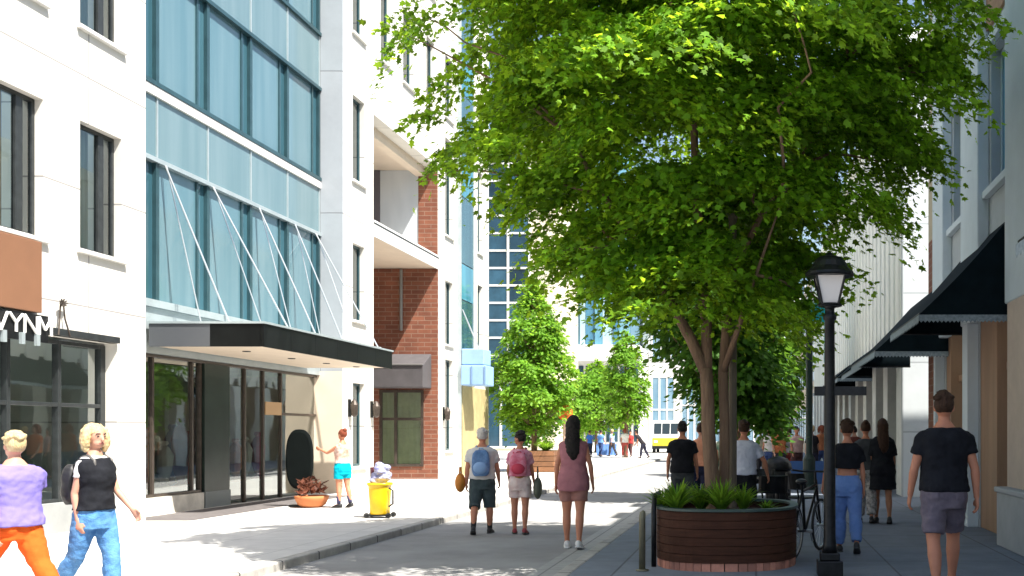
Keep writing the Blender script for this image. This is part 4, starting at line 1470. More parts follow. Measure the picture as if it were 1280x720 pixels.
    for nm in 'LR':
        leg(q, nm, 1.0, 0)
        q.ell(J[nm]['hip'] + dz + Vector((0, -.022, -.03)), (.082 * bulk, .10 * bulk, .09), 12, 8)
        arm(q, nm, 1.0, 0)
        j = J[nm]
        an = j['ank'] + dz
        q.tube([an - j['fd'] * .05 - j['up'] * .035, an - j['up'] * .03 + j['fd'] * .02, an - j['up'] * .045 + j['fd'] * .10, an - j['up'] * .055 + j['fd'] * .16], [.034, .040, .036, .02], 10)
        ja = J['a' + nm]
        sd = -1 if nm == 'L' else 1
        W, d = ja['wr'] + dz, ja['d']
        wv = Vector((1, 0, 0)).cross(d).normalized()      # across the knuckles, in the sagittal plane
        if wv.y < 0:
            wv = -wv
        inw = Vector((-sd, 0, 0))
        q.rings([[W + d * u + wv * (a_ * math.cos(2 * math.pi * i / 12)) + inw * (b_ * math.sin(2 * math.pi * i / 12)) for i in range(12)]
                 for u, a_, b_ in ((-.02, .025, .022), (.02, .034, .018), (.06, .042, .017), (.09, .040, .014))])
        for fi, (off_, L_) in enumerate(((.031, .068), (.011, .078), (-.010, .072), (-.029, .055))):
            b0 = W + d * .075 + wv * off_
            q.tube([b0, b0 + d * L_ * .45 + inw * .006, b0 + d * L_ * .78 + inw * .022, b0 + d * L_ * .92 + inw * .042], [.0105, .010, .009, .007], 8)
        b0 = W + d * .02 + wv * .026
        q.tube([b0, b0 + d * .03 + wv * .022 + inw * .012, b0 + d * .062 + wv * .026 + inw * .02], [.014, .012, .009], 8)
    Mh = Matrix.Rotation(R(head), 3, 'Z') @ Matrix.Rotation(R(nod), 3, 'X') @ Matrix.Scale(1.08, 3)
    nb_ = sh((0, 0, 1.47)) + dz
    hp_ = lambda v: nb_ + Mh @ (Vector(v) - Vector((0, 0, 1.47)))
    q.tube([sh((0, -.012, 1.42)) + dz, hp_((0, -.004, 1.50)), hp_((0, .004, 1.585))], [.062 if not female else .052, .055 if not female else .046, .052 if not female else .046], 14)
    q.ell(hp_((0, .0, 1.648)), (.074, .094, .102), 20, 14, Mh)
    q.ell(hp_((0, .035, 1.583)), (.054, .055, .052), 16, 10, Mh)
    q.tube([hp_((0, .088, 1.645)), hp_((0, .104, 1.618)), hp_((0, .108, 1.606)), hp_((0, .09, 1.596))], [.009, .013, .015, .010], 8)
    for sd in (-1, 1):
        q.ell(hp_((sd * .076, -.008, 1.628)), (.012, .02, .03), 10, 8, Mh)
    fuse('body', q, skinm, t, vox * .82, 2)
    q = MB()
    for sd in (-1, 1):
        q.ell(hp_((sd * .030, .083, 1.642)), (.012, .008, .007), 8, 6, Mh)
        q.tube([hp_((sd * .014, .090, 1.662)), hp_((sd * .032, .089, 1.668)), hp_((sd * .05, .078, 1.662))], .0045, 6)
    plain('eyes', q, EYE, t)
    q = MB(); q.tube([hp_((-.022, .084, 1.578)), hp_((0, .091, 1.579)), hp_((.022, .084, 1.578))], [.003, .007, .003], 6)
    plain('mouth', q, LIP, t)
    # ---- hair
    q = MB()
    cap = []
    cc = Vector((0, -.012, 1.662))
    rr_ = (.083, .098, .102)
    nu, nv = 36, 24
    ringz = []
    for i in range(nv):
        th = math.pi * i / (nv - 1)
        for j in range(nu):
            ph = 2 * math.pi * j / nu
            n_ = mnoise.noise(Vector((math.sin(th) * math.cos(ph) * 4 + H * 9, math.sin(th) * math.sin(ph) * 4, math.cos(th) * 4)))
            f = 1 + .05 * n_
            cap.append(Vector((rr_[0] * f * math.sin(th) * math.cos(ph), rr_[1] * f * math.sin(th) * math.sin(ph), rr_[2] * f * math.cos(th))) + cc)
    fs = []
    lowz = {'short': 1.592, 'bald': 1.60, 'bun': 1.59, 'long': 1.56, 'bob': 1.56, 'curly': 1.585}[hair]
    for i in range(nv - 1):
        for j in range(nu):
            k = (j + 1) % nu
            fc = [i * nu + j, i * nu + k, (i + 1) * nu + k, (i + 1) * nu + j]
            m_ = sum((cap[x] for x in fc), Vector()) / 4
            front = m_.y > (.012 if m_.z < 1.655 else .045 + (m_.z - 1.655) * 1.1)
            side = m_.y > -.02 and m_.z < 1.635
            if m_.z < lowz or (front and m_.z < 1.72) or side:
                continue
            fs.append(fc)
    q.add([hp_(v) for v in cap], fs)
    ho = plain('hair', q, hairm, t)
    so_ = ho.modifiers.new('thick', 'SOLIDIFY'); so_.thickness = .012; so_.offset = 1
    if hair == 'long':
        q = MB()
        q.tube([hp_((0, -.03, 1.72)), hp_((0, -.07, 1.65)), hp_((0, -.082, 1.55)), sh((0, -.115, 1.42)) + dz, sh((.01, -.118, 1.28)) + dz, sh((.015, -.10, 1.16)) + dz], [.06, .085, .085, .09, .08, .03], 14)
        for v in q.v: pass
        q.v = [(v[0] * 1.15, v[1] * 1.0, v[2]) for v in q.v]
        fuse('long_hair', q, hairm, t, .012, 2, .008, 22)
    elif hair == 'bob':
        q = MB()
        for sd in (-1, 1):
            q.tube([hp_((sd * .03, -.01, 1.735)), hp_((sd * .075, .005, 1.69)), hp_((sd * .095, .012, 1.62)), hp_((sd * .098, .005, 1.55)), hp_((sd * .085, .0, 1.50))], [.035, .042, .042, .04, .022], 10)
        q.tube([hp_((0, -.03, 1.73)), hp_((0, -.085, 1.68)), hp_((0, -.10, 1.60)), hp_((0, -.095, 1.51))], [.06, .075, .075, .05], 12)
        fuse('bob_hair', q, hairm, t, .011, 2, .010, 20)
    elif hair == 'bun':
        q = MB(); q.ell(hp_((0, -.075, 1.735)), (.05, .05, .048), 14, 10)
        fuse('bun', q, hairm, t, .01, 1, .006, 30)
    elif hair in ('short', 'curly'):
        q = MB()
        rg = np.random.default_rng(int(H * 1000) + 5)
        for i in range(26 if vox < .02 else 8):
            th = rg.uniform(0, 1.25); ph = rg.uniform(0, 2 * math.pi)
            p_ = Vector((rr_[0] * math.sin(th) * math.cos(ph), rr_[1] * math.sin(th) * math.sin(ph) - .005, rr_[2] * math.cos(th))) * 1.02 + cc
            if p_.y > .06 and p_.z < 1.73:
                continue
            q.ell(hp_(p_), (.028, .03, .02), 8, 6)
        q.ell(hp_((0, -.016, 1.70)), (.086, .098, .076), 14, 10)
        fuse('hair_top', q, hairm, t, .01 if vox < .02 else .016, 1, .004, 40)
    if hat:
        q = MB(); q.lathe([(.17, 1.70), (.165, 1.708), (.10, 1.715), (.098, 1.76), (.08, 1.79), (.02, 1.80)], (0, 0, 0), 20)
        q.v = [tuple(hp_(v)) for v in q.v]
        plain('hat', q, hat, t)
    # ---- clothes
    if top:
        kind, m_, slv, hem, loose = top
        q = MB()
        zt = 1.465 if kind != 'tank' else 1.425
        torso(q, hem, zt, .022 + loose * .6, flare=loose * .5, steps=16)
        if kind != 'tank':
            for nm in 'LR':
                arm(q, nm, slv, .010 + loose * .3, hemw=loose * .9 if slv < .5 else .0)
        else:
            for sd in (-1, 1):
                q.tube([sh((sd * .085, -.07, 1.38)) + dz, sh((sd * .092, -.01, 1.452)) + dz, sh((sd * .085, .06, 1.38)) + dz], .028, 8)
        fuse('dress' if kind == 'tank' and hem < .9 else ('shirt' if kind != 'tank' else 'top'), q, m_, t, vox, 2, .010, 9, H * 31)
    if bottom:
        kind, m_, hem, loose = bottom
        q = MB()
        if kind == 'skirt':
            torso(q, hem, 1.03, .016 + loose * .3, flare=loose * .5)
        else:
            torso(q, .745, 1.03, .020 + loose * .2, steps=8)
            for nm in 'LR':
                leg(q, nm, hem, .016 + loose * .3, hemw=loose)
                q.ell(J[nm]['hip'] + dz + Vector((0, -.03, -.03)), (.100 * bulk + .008, .122 * bulk + .004, .115), 12, 8)
        fuse({'skirt': 'skirt', 'shorts': 'shorts', 'pants': 'trousers'}[kind], q, m_, t, vox, 2, .009, 9, H * 17)
    if socks:
        for nm in 'LR':
            j = J[nm]; an = j['ank'] + dz; kn = j['knee'] + dz
            q = MB(); q.tube([an + (kn - an) * .42, an + (kn - an) * .2, an], [.054, .046, .042], 12)
            plain('sock', q, socks, t)
    if shoes:
        sm, sole = shoes
        for nm in 'LR':
            j = J[nm]; an = j['ank'] + dz; fd, up = j['fd'], j['up']; sdv = fd.cross(up).normalized()
            q = MB()
            rg_ = []
            for u, a_, h0, h1 in ((-.085, .02, -.06, -.02), (-.075, .034, -.068, .012), (-.03, .040, -.070, .02), (.03, .041, -.070, .005), (.09, .047, -.072, -.022), (.15, .044, -.072, -.038), (.19, .025, -.068, -.05)):
                c = an + fd * u + up * ((h0 + h1) / 2)
                rg_.append([c + sdv * (a_ * math.cos(2 * math.pi * i / 12)) + up * ((h1 - h0) / 2 * math.sin(2 * math.pi * i / 12)) for i in range(12)])
            q.rings(rg_)
            so2 = plain('shoe', q, sm, t)
            q = MB()
            o_ = [(-.09, .018), (-.07, .036), (0, .041), (.09, .05), (.16, .044), (.195, .02)]
            lo = [an + fd * u + sdv * a_ for u, a_ in o_] + [an + fd * u - sdv * a_ for u, a_ in o_[::-1]]
            q.rings([[p - up * .082 for p in lo], [p - up * .060 for p in lo]])
            plain('sole', q, sole, so2, False)
    return t, J, dz, sh, H / 1.75


W_SH = (mat('white_shoe', (.72, .70, .68), .6, var=.05), mat('white_sole', (.75, .75, .73), .6))
B_SH = (mat('black_shoe', (.02, .02, .022), .6, var=.2), mat('dark_sole', (.05, .05, .05), .7))
R_SH = (mat('red_sandal', (.30, .04, .05), .6, var=.1), mat('dark_sole', (.05, .05, .05), .7))
T_SH = (mat('tan_shoe', (.25, .15, .09), .6, var=.1), mat('white_sole', (.75, .75, .73), .6))

c_black = cloth('black_cotton', (.012, .013, .017), .3)
c_char = cloth('charcoal_cloth', (.05, .055, .06), .2)
c_denim = mat('blue_denim', (.035, .14, .36), .9, col2=(.12, .30, .55), vscale=7, bump=.3, bscale=60)
c_white = cloth('white_cotton', (.72, .71, .70), .04)


def px(pxx, Y, z):
    return ((pxx - CX) * Y / F, Y, z)


# -- foreground right: man in black tee
person('man walking away in black t-shirt and grey mauve shorts, at the right', px(1180, 9.5, .1), 1.79, 3, False, SK_R, 'short', H_BROWN,
       legs=((-10, 8), (20, 12)), arms=((6, 15, 14), (-10, 15, 14)), top=('tee', c_black, .27, .90, .03),
       bottom=('shorts', mat('mauve_grey_shorts', (.085, .07, .095), .9, col2=(.17, .14, .17), vscale=6, bump=.6, bscale=12), .45, .018), shoes=W_SH, vox=.011, head=-14, bulk=1.06)
# -- left foreground pair
person('person with short blond hair in lavender shirt and bright orange trousers, at the left edge', px(18, 8.6, .1), 1.50, 68, False, SK_L, 'curly', H_BLOND,
       legs=((34, 10), (-26, 14)), arms=((-16, 8, 6), (12, 8, 26)), top=('tee', cloth('lavender_cotton', (.20, .165, .48), .03), .24, .88, .05),
       bottom=('pants', cloth('orange_cotton', (.66, .10, .015), .04), .97, .012), shoes=T_SH, vox=.011, head=-10, bulk=1.12)
wb = person('blond woman in black vest, white sleeves and blue jeans walking to the right', px(119, 9.0, .1), 1.53, -100, True, SK_L, 'bob', H_BLOND,
            legs=((14, 6), (-16, 16)), arms=((20, 7, 22), (-12, 6, 22)), top=('tee', c_white, .22, 1.1, .0), bottom=('pants', c_denim, .96, .012), shoes=W_SH, vox=.011, head=-12)


def vest(pp, m_, hem=.93):
    t, J, dz, sh, s = pp
    q = MB()
    n = 22
    rings = []
    for i in range(15):
        z = hem + (1.44 - hem) * i / 14
        a, b_, y = lerp_tab(FEM, z)
        c = sh((0, y, z))
        rings.append([(c.x + (a + .045) * math.cos(2 * math.pi * j / n), c.y + (b_ + .045) * math.sin(2 * math.pi * j / n), c.z + dz.z) for j in range(n)])
    q.rings(rings)
    fuse('vest', q, m_, t, .011, 2, .009, 8, 3)


vest(wb, c_black)


def backpack(pp, label, m_, m2, w=.30, h=.42, d=.17, zc=1.2, ox=0, roll=0):
    """worn on the back of person pp; placed in world space with the wearer's turn"""
    t, J, dz, sh, s = pp
    bp = thing('backpack', label, 'backpack', t.location, None, t.rotation_euler.z)
    bp.scale = (s, s, s)
    y0 = -.135
    Rm = Matrix.Rotation(R(roll), 3, 'Y')
    def tr_(mb):
        cen = Vector((ox, y0, zc))
        mb.v = [tuple(cen + Rm @ (Vector(v) - Vector((0, y0, zc))) + dz + Vector((0, (zc - .9) * 0, 0))) for v in mb.v]
    q = MB()
    n = 24
    rings = []
    for i in range(11):
        u = i / 10
        z = zc - h / 2 + h * u
        k = (1 - abs(2 * u - 1) ** 4 * .35)
        kk = k * (1 - .12 * u)
        rings.append([(w / 2 * kk * math.copysign(abs(math.cos(2 * math.pi * j / n)) ** .6, math.cos(2 * math.pi * j / n)), y0 - d / 2 + d / 2 * kk * math.copysign(abs(math.sin(2 * math.pi * j / n)) ** .6, math.sin(2 * math.pi * j / n)), z) for j in range(n)])
    q.rings(rings); tr_(q)
    fuse('bag_body', q, m_, bp, .012, 2, .008, 9, 2)
    q = MB(); q.ell((0, y0 - d * .9, zc - h * .18), (w * .38, d * .32, h * .24), 16, 10); tr_(q); plain('pocket', q, m2, bp)
    for sd in (-1, 1):
        q = MB()
        q.tube([(sd * .09, y0, zc + h * .42), (sd * .095, y0 + .07, zc + .27), (sd * .10, y0 + .15, zc + .285), (sd * .105, y0 + .22, zc + .24), (sd * .11, y0 + .24, zc + .14)], .016, 8); tr_(q)
        plain('strap', q, m2, bp)
    q = MB(); q.tube([(-.04, y0 - .02, zc + h * .46), (-.03, y0 - .03, zc + h * .56), (.03, y0 - .03, zc + h * .56), (.04, y0 - .02, zc + h * .46)], .01, 6); tr_(q); plain('handle', q, m2, bp)
    return bp


nyl_b = mat('black_nylon', (.016, .016, .018), .5, var=.4, vscale=9)
nyl_g = mat('grey_nylon', (.09, .085, .08), .5, var=.3, vscale=14)
backpack(wb, 'black backpack worn by the blond woman in jeans', nyl_b, nyl_g, .29, .40, .17, 1.18)

# -- three walkers on the road
wc = person('grey haired man in long dark shorts and pale shirt walking on the road', px(603, 16.3, 0), 1.60, 8, False, SK_R, 'short', H_GREY,
            legs=((-12, 14), (8, 6)), arms=((-6, 12, 14), (8, 12, 20)), top=('tee', cloth('pale_shirt', (.60, .58, .56), .06), .30, .92, .04),
            bottom=('shorts', cloth('slate_shorts', (.055, .075, .08), .2), .56, .03), socks=mat('dark_sock', (.03, .03, .03), .9), shoes=B_SH, bulk=1.05)
backpack(wc, 'blue backpack worn by the grey haired man', mat('blue_nylon', (.03, .09, .22), .6, col2=(.16, .30, .55), vscale=6), mat('light_blue_nylon', (.22, .36, .60), .6), .32, .44, .18, 1.2)
q = MB(); q.ell((0, 0, 0), (.08, .11, .15), 14, 10); q.tube([(0, -.05, .13), (0, -.03, .24), (0, .03, .24), (0, .05, .13)], .012, 6)
bb = q.build('bag', mat('orange_bag', (.62, .22, .03), .7, var=.2, vscale=9), smooth=True)
bb.location = (-4.62, 16.25, .80)
tag(bb, 'small orange bag hanging at the grey haired man\'s left side', 'bag')
wd = person('dark haired woman in pink top and pale pink shorts on the road, head turned left', px(650, 16.2, 0), 1.55, 6, True, SK_R, 'short', H_BLACK,
            legs=((5, 3), (-4, 6)), arms=((12, 12, 40), (6, 12, 30)), top=('tee', mat('pink_print', (.62, .16, .27), .85, col2=(.75, .42, .48), vscale=12), .3, 1.0, .04),
            bottom=('shorts', mat('pale_pink_shorts', (.62, .42, .40), .85, col2=(.75, .66, .62), vscale=10), .33, .02), shoes=R_SH, head=55)
backpack(wd, 'red and pink mottled backpack on the dark haired woman', mat('red_pink_nylon', (.55, .04, .10), .7, col2=(.72, .30, .40), vscale=8), mat('deep_red_nylon', (.50, .03, .07), .6), .31, .40, .16, 1.2)
q = MB()
a_ = []
n = 24
for (z, f) in ((.0, .014), (.02, .03), (.08, .032), (.10, .014)):
    a_.append([(-3.68 + (.125 + f) * math.cos(2 * math.pi * j / n), 16.2 + (.10 + f) * math.sin(2 * math.pi * j / n), .845 + z) for j in range(n)])
q.rings(a_)
tag(q.build('waist_bag', mat('ochre_belt_bag', (.45, .24, .04), .7, col2=(.25, .10, .03), vscale=16), org=(-3.68, 16.2, .85), smooth=True), 'ochre patterned waist bag round the pink dressed walker\'s hips', 'bag')
q = MB(); q.ell((0, 0, 0), (.07, .1, .17), 14, 10); q.tube([(0, -.05, .15), (0, 0, .33), (0, .05, .15)], .01, 6)
hb_ = q.build('handbag', mat('dark_olive_bag', (.09, .10, .07), .6, var=.3), smooth=True); hb_.location = (-3.40, 16.2, .72)
tag(hb_, 'dark grey green handbag hanging at the pink dressed walker\'s right side', 'bag')
person('woman with long black hair in sleeveless dusty pink tunic walking on the road', px(717, 14.2, 0), 1.76, 2, True, SK_R, 'long', H_BLACK,
       legs=((6, 3), (-8, 8)), arms=((-4, 15, 14), (-2, 17, 16)), top=('tank', cloth('dusty_pink', (.36, .15, .17), .12), 0, .76, .035),
       bottom=('shorts', cloth('rose_brown_shorts', (.34, .165, .14), .1), .33, .012), shoes=W_SH, vox=.012)
# -- by the planter
person('young man in black t-shirt and black trousers walking beyond the planter', px(853, 17.5, .1), 1.62, 0, False, SK_R, 'short', H_BLACK,
       legs=((14, 6), (-12, 14)), arms=((-4, 14, 12), (2, 14, 10)), top=('tee', c_black, .3, .86, .045), bottom=('pants', c_char, .96, .02), shoes=B_SH)
person('person in peach top and dark trousers half hidden by the tree trunk', px(876, 19.5, .1), 1.60, 0, True, SK_L, 'bun', H_BROWN,
       legs=((10, 5), (-10, 12)), top=('tee', cloth('peach_cotton', (.62, .28, .17), .08), .24, .92, .03), bottom=('pants', cloth('navy_cloth', (.02, .022, .05), .2), .96, .012), shoes=B_SH)
person('dark haired woman in green printed top between trunk and thin post', px(910, 16.0, .1), 1.63, 0, True, SK_R, 'short', H_BLACK,
       legs=((10, 5), (-10, 12)), top=('tank', mat('green_print', (.05, .16, .11), .85, col2=(.5, .5, .36), vscale=14), 0, .94, .03), bottom=('pants', c_black, .96, .02), shoes=B_SH)
person('person in white shirt and black trousers reaching down right beside the thin post', px(930, 15.2, .1), 1.60, -8, False, SK_R, 'short', H_BROWN,
       legs=((6, 5), (-6, 12)), arms=((0, 8, 8), (14, 30, 12)), top=('tee', cloth('pale_blue_white', (.55, .58, .70), .06), .34, .92, .03), bottom=('pants', c_black, .96, .02), shoes=B_SH)
# -- right pavement
person('woman in short black top and pale blue jeans just behind the lamp post', px(1059, 12.9, .1), 1.60, 0, True, SK_R, 'short', H_BROWN,
       legs=((8, 4), (-14, 16)), arms=((8, 28, 14), (-4, 12, 12)), top=('tee', c_black, .3, 1.12, .05), bottom=('pants', mat('pale_blue_jeans', (.10, .20, .48), .9, col2=(.17, .28, .58), vscale=6, bump=.3), .95, .016), shoes=B_SH)
person('woman with long dark hair in a black dress on the right pavement', px(1103, 17.0, .1), 1.66, 0, True, SK_D, 'long', H_BROWN,
       legs=((8, 4), (-8, 10)), arms=((4, 10, 10), (4, 10, 10)), top=('tee', c_black, .42, .56, .05), shoes=B_SH)
person('person in dark top and patterned white trousers beside the woman in black dress', px(1082, 17.1, .1), 1.62, -4, True, SK_R, 'bun', H_BROWN,
       legs=((6, 4), (-10, 10)), arms=((0, 10, 10), (30, 66, 10)), top=('tee', c_char, .3, .92, .03), bottom=('pants', mat('patterned_trousers', (.06, .055, .06), .85, col2=(.55, .52, .5), vscale=16), .94, .03), shoes=B_SH)
# -- left, by the wall
person('red haired woman in white top and turquoise shorts standing by the white pier', px(428, 20.5, .1), 1.50, 62, True, SK_R, 'bun', H_RED,
       legs=((2, 3), (-6, 8)), arms=((60, 14, 50), (10, 12, 20)), top=('tank', mat('white_rust_top', (.72, .68, .64), .85, col2=(.45, .15, .08), vscale=4), 0, 1.0, .02),
       bottom=('shorts', cloth('turquoise_cotton', (.0, .34, .46), .08), .30, .025), socks=mat('navy_sock', (.03, .03, .08), .9), shoes=B_SH)

# -- far figures, coarse
far = [
    ('distant person in blue shirt nearest the low blue stall', 737, 64, 'blue_shirt', (.05, .16, .50), (.03, .03, .05), 20),
    ('distant person in light blue shirt, middle of the blue group', 751, 65, 'sky_shirt', (.15, .30, .62), (.05, .08, .2), -30),
    ('distant person in pale blue shirt, right of the blue group', 765, 66, 'pale_sky_shirt', (.35, .48, .68), (.05, .05, .06), 60),
    ('distant person in white shirt beside the slim pointed tree', 781, 62, 'far_white', (.65, .62, .58), (.30, .06, .05), 10),
    ('distant person in red top by the slim pointed tree', 788, 64, 'far_red', (.45, .05, .05), (.1, .05, .05), 160),
    ('distant person in dark coat bending beside the white van', 804, 60, 'far_dark', (.025, .022, .025), (.02, .02, .02), 80),
    ('far pedestrian in white top at the café barrier', 962, 33, 'far_white', (.65, .62, .58), (.03, .03, .05), 150),
    ('far pedestrian in orange shirt behind the café barrier', 974, 31, 'far_orange', (.60, .19, .08), (.03, .03, .05), -160),
    ('far pedestrian in grey top, head just above the barrier', 986, 34, 'far_grey', (.35, .33, .33), (.03, .03, .05), 30),
    ('far pedestrian in pale pink top near the dark post', 996, 32.5, 'far_pink', (.58, .38, .34), (.06, .06, .08), 200),
    ('far pedestrian in black top right of the dark post', 1015, 32, 'far_dark', (.025, .022, .025), (.02, .02, .02), 0),
    ('far pedestrian in rust top beside the lamp post', 1027, 35, 'far_rust', (.40, .15, .07), (.03, .03, .03), 20),
    ('far pedestrian in cream shirt left of the café barrier', 951, 38, 'far_cream', (.6, .55, .45), (.08, .06, .05), 10),
    ('far pedestrian in maroon top close to the ribbed building', 1068, 30, 'far_maroon', (.16, .05, .04), (.03, .03, .03), 0),
]
hs = [H_BROWN, H_BLACK, H_BLOND, H_RED]
for i, (lab, pxx, Y, mn, c1, c2, yw) in enumerate(far):
    person(lab, px(pxx, Y, .1 if pxx > 940 or pxx < 700 else .1), 1.58 + .04 * (i % 4), yw, i % 2 == 0, [SK_R, SK_L, SK_D][i % 3], ['short', 'bun', 'short', 'bob'][i % 4], hs[i % 4],
           legs=((14, 6), (-14, 14)) if i % 3 else ((2, 3), (-2, 4)), top=('tee', cloth(mn, c1), .3, .9, .03), bottom=('pants', cloth('trousers_%d' % (i % 5), c2), .95, .015), shoes=B_SH, vox=.022,
           lean=(38 if 'bending' in lab else 0))

# ------------------------------------------------------------------ left pavement objects
# yellow wheeled bin with bags
bx_, by_ = (475 - CX) * 18.15 / F, 18.15
yb = thing('wheeled_bin', 'bright yellow wheeled bin on the left pavement, stuffed with bags', 'bin', (bx_, by_, .1))
yel = mat('yellow_plastic', (.80, .50, .005), .4, var=.06, vscale=6)
q = MB()
rings = []
n = 28
for z, a in ((.16, .145), (.17, .155), (.45, .168), (.60, .178), (.66, .182), (.665, .20), (.71, .20), (.712, .185), (.70, .17)):
    rings.append([(bx_ + a * math.copysign(abs(math.cos(2 * math.pi * j / n)) ** .7, math.cos(2 * math.pi * j / n)), by_ + a * math.copysign(abs(math.sin(2 * math.pi * j / n)) ** .7, math.sin(2 * math.pi * j / n)), z) for j in range(n)])
q.rings(rings); q.build('tub', yel, yb, smooth=True)
q = MB(); q.bx(bx_ - .2, bx_ + .2, by_ - .16, by_ + .16, .135, .158); q.build('base', black_metal, yb, bevel=.006)
for sx, sy in ((-1, -1), (-1, 1), (1, -1), (1, 1)):
    q = MB(); q.tube([(bx_ + sx * .19, by_ + sy * .13 - .02, .147), (bx_ + sx * .19, by_ + sy * .13 + .02, .147)], .045, 14); q.build('wheel', mat('rubber', (.03, .03, .03), .8), yb)
q = MB(); q.tube([(bx_ + .19, by_ - .1, .62), (bx_ + .26, by_ - .1, .58), (bx_ + .26, by_ - .1, .35), (bx_ + .19, by_ - .1, .3)], .016, 8); q.build('handle', MATS['rubber'], yb)
q = MB()
rg = np.random.default_rng(5)
for (dx, dy, z, r_) in ((-.05, 0, .78, .12), (.06, .02, .82, .13), (.02, -.03, .93, .11), (.1, 0, .95, .08), (-.02, .03, .99, .09)):
    q.ell((bx_ + dx, by_ + dy, z), (r_, r_, r_ * .9), 14, 9)
bag = MB(); bag.v = [(v[0] - bx_, v[1] - by_, v[2] - .7) for v in q.v]; bag.f = q.f
bg_o = fuse('bundle', bag, mat('bag_plastic', (.10, .10, .32), .45, col2=(.62, .64, .74), vscale=5, bump=.4, bscale=16), None, .012, 1, .03, 9)
bg_o.location = (bx_, by_, .7)
tag(bg_o, 'bundle of blue and white plastic bags on top of the yellow bin', 'bags')
q = MB(); q.tube([(bx_ - .13, by_, .66), (bx_ - .14, by_ - .01, .98)], [.035, .03], 10)
tag(q.build('bottle', mat('dark_red_bottle', (.08, .02, .03), .3), org=(bx_ - .13, by_, .66)), 'dark red bottle standing upright at the left of the yellow bin\'s bundle', 'bottle')

# black oval board + terracotta bowl
ox_, oy_ = -9.0, 20.75
ov = thing('oval_board', 'tall black oval board standing by the shop glass', 'board', (ox_ - .15, oy_ + .1, .1))
q = MB(); n = 36
fr_ = [(ox_ - .15 + .27 * math.copysign(abs(math.cos(2 * math.pi * j / n)) ** .75, math.cos(2 * math.pi * j / n)), 1.05 + .60 * math.copysign(abs(math.sin(2 * math.pi * j / n)) ** .8, math.sin(2 * math.pi * j / n))) for j in range(n)]
q.rings([[(ox_ - .15 + (x - ox_ + .15) * k, oy_ + yv, 1.05 + (z - 1.05) * k) for x, z in fr_] for k, yv in ((.9, .06), (1, .075), (1, .125), (.9, .14))])
q.build('board', mat('matt_black_board', (.003, .005, .005), .7, spec=.1, var=.3), ov, smooth=False)
q = MB(); q.bx(ox_ - .33, ox_ + .03, oy_ + .0, oy_ + .2, .105, .14); q.tube([(ox_ - .15, oy_ + .1, .14), (ox_ - .15, oy_ + .1, .5)], .03, 8); q.build('stand', black_metal, ov)
tp = thing('plant_bowl', 'wide terracotta bowl on the pavement beside the black oval board', 'planter', (ox_ + .18, oy_ - .1, .1))
q = MB(); q.lathe([(.17, .1), (.26, .16), (.31, .27), (.33, .33), (.30, .335), (.26, .29), (.02, .28)], (ox_ + .18, oy_ - .1, 0), 24); q.build('bowl', mat('terracotta', (.50, .17, .06), .8, var=.12), tp, smooth=True)
q = MB()
rg = np.random.default_rng(9)
for i in range(150):
    a = rg.uniform(0, 6.28); r_ = rg.uniform(.02, .3); h = rg.uniform(.1, .42) * (1 - r_)
    x, y = ox_ + .18 + math.cos(a) * r_, oy_ - .1 + math.sin(a) * r_
    d = Vector((rg.normal() * .05, rg.normal() * .05, .05))
    c = Vector((x, y, .3 + h))
    w_ = Vector((rg.normal(), rg.normal(), rg.normal() * .4)).normalized() * .035
    q.quad(c - w_, c - d, c + w_, c + d)
tag(q.build('plant', leafmat('brown_leaf', (.15, .06, .04), (.2, .08, .05)), org=(ox_ + .18, oy_ - .1, .3)), 'reddish brown low plant in the terracotta bowl', 'plant')

# ------------------------------------------------------------------ right pavement objects behind the planter
bar = thing('cafe_barrier', 'low plain blue fabric barrier across the café terrace', 'barrier', (1.35, 28, .1))
q = MB()
for i in range(12):
    xa, xb = .85 + i * .095, .85 + (i + 1) * .095
    q.bx(xa, xb - .0, 28 + .006 * math.sin(i * 1.3), 28.02 + .006 * math.sin(i * 1.3), .2, .82)
q.build('fabric', mat('blue_barrier_fabric', (.07, .16, .42), .8, var=.1), bar)
for x in (.83, 1.4, 2.0):
    q = MB(); q.tube([(x, 28.0, .1), (x, 28.0, .88)], .022, 8); q.lathe([(.12, .1), (.12, .115), (.03, .13)], (x, 28, 0), 12); q.build('post', black_metal, bar)


def chair(x, y, rz, label):
    t = thing('cafe_chair', label, 'chair', (x, y, .1), 'black café chairs behind the planter')
    Mz = Matrix.Rotation(rz, 4, 'Z')
    def T_(q):
        q.v = [tuple(Vector((x, y, .1)) + Mz.to_3x3() @ Vector(v)) for v in q.v]
        return q
    q = MB(); q.lathe([(.02, .43), (.21, .435), (.22, .45), (.21, .465), (.02, .47)], n=20); T_(q).build('seat', black_metal, t)
    q = MB(); n = 9
    vs0 = []
    for k in range(n):
        a = R(-80 + 160 * k / (n - 1)); vs0.append((math.sin(a) * .23, -math.cos(a) * .2))
    q.rings([[(vs0[k][0], vs0[k][1] + dy, z) for k in range(n)] + [(vs0[k][0] * .92, vs0[k][1] * .92 + dy, z) for k in range(n)][::-1] for z, dy in ((.58, -.0), (.72, -.03), (.84, -.05))])
    T_(q).build('backrest', black_metal, t)
    for sx in (-1, 1):
        for sy in (-1, 1):
            q = MB(); q.tube([(sx * .15, sy * .15, .44), (sx * .2, sy * .2, 0)], .014, 8); T_(q).build('leg', black_metal, t)
        q = MB(); q.tube([(sx * .17, -.15, .44), (sx * .2, -.2, .60)], .014, 8); T_(q).build('back_support', black_metal, t)


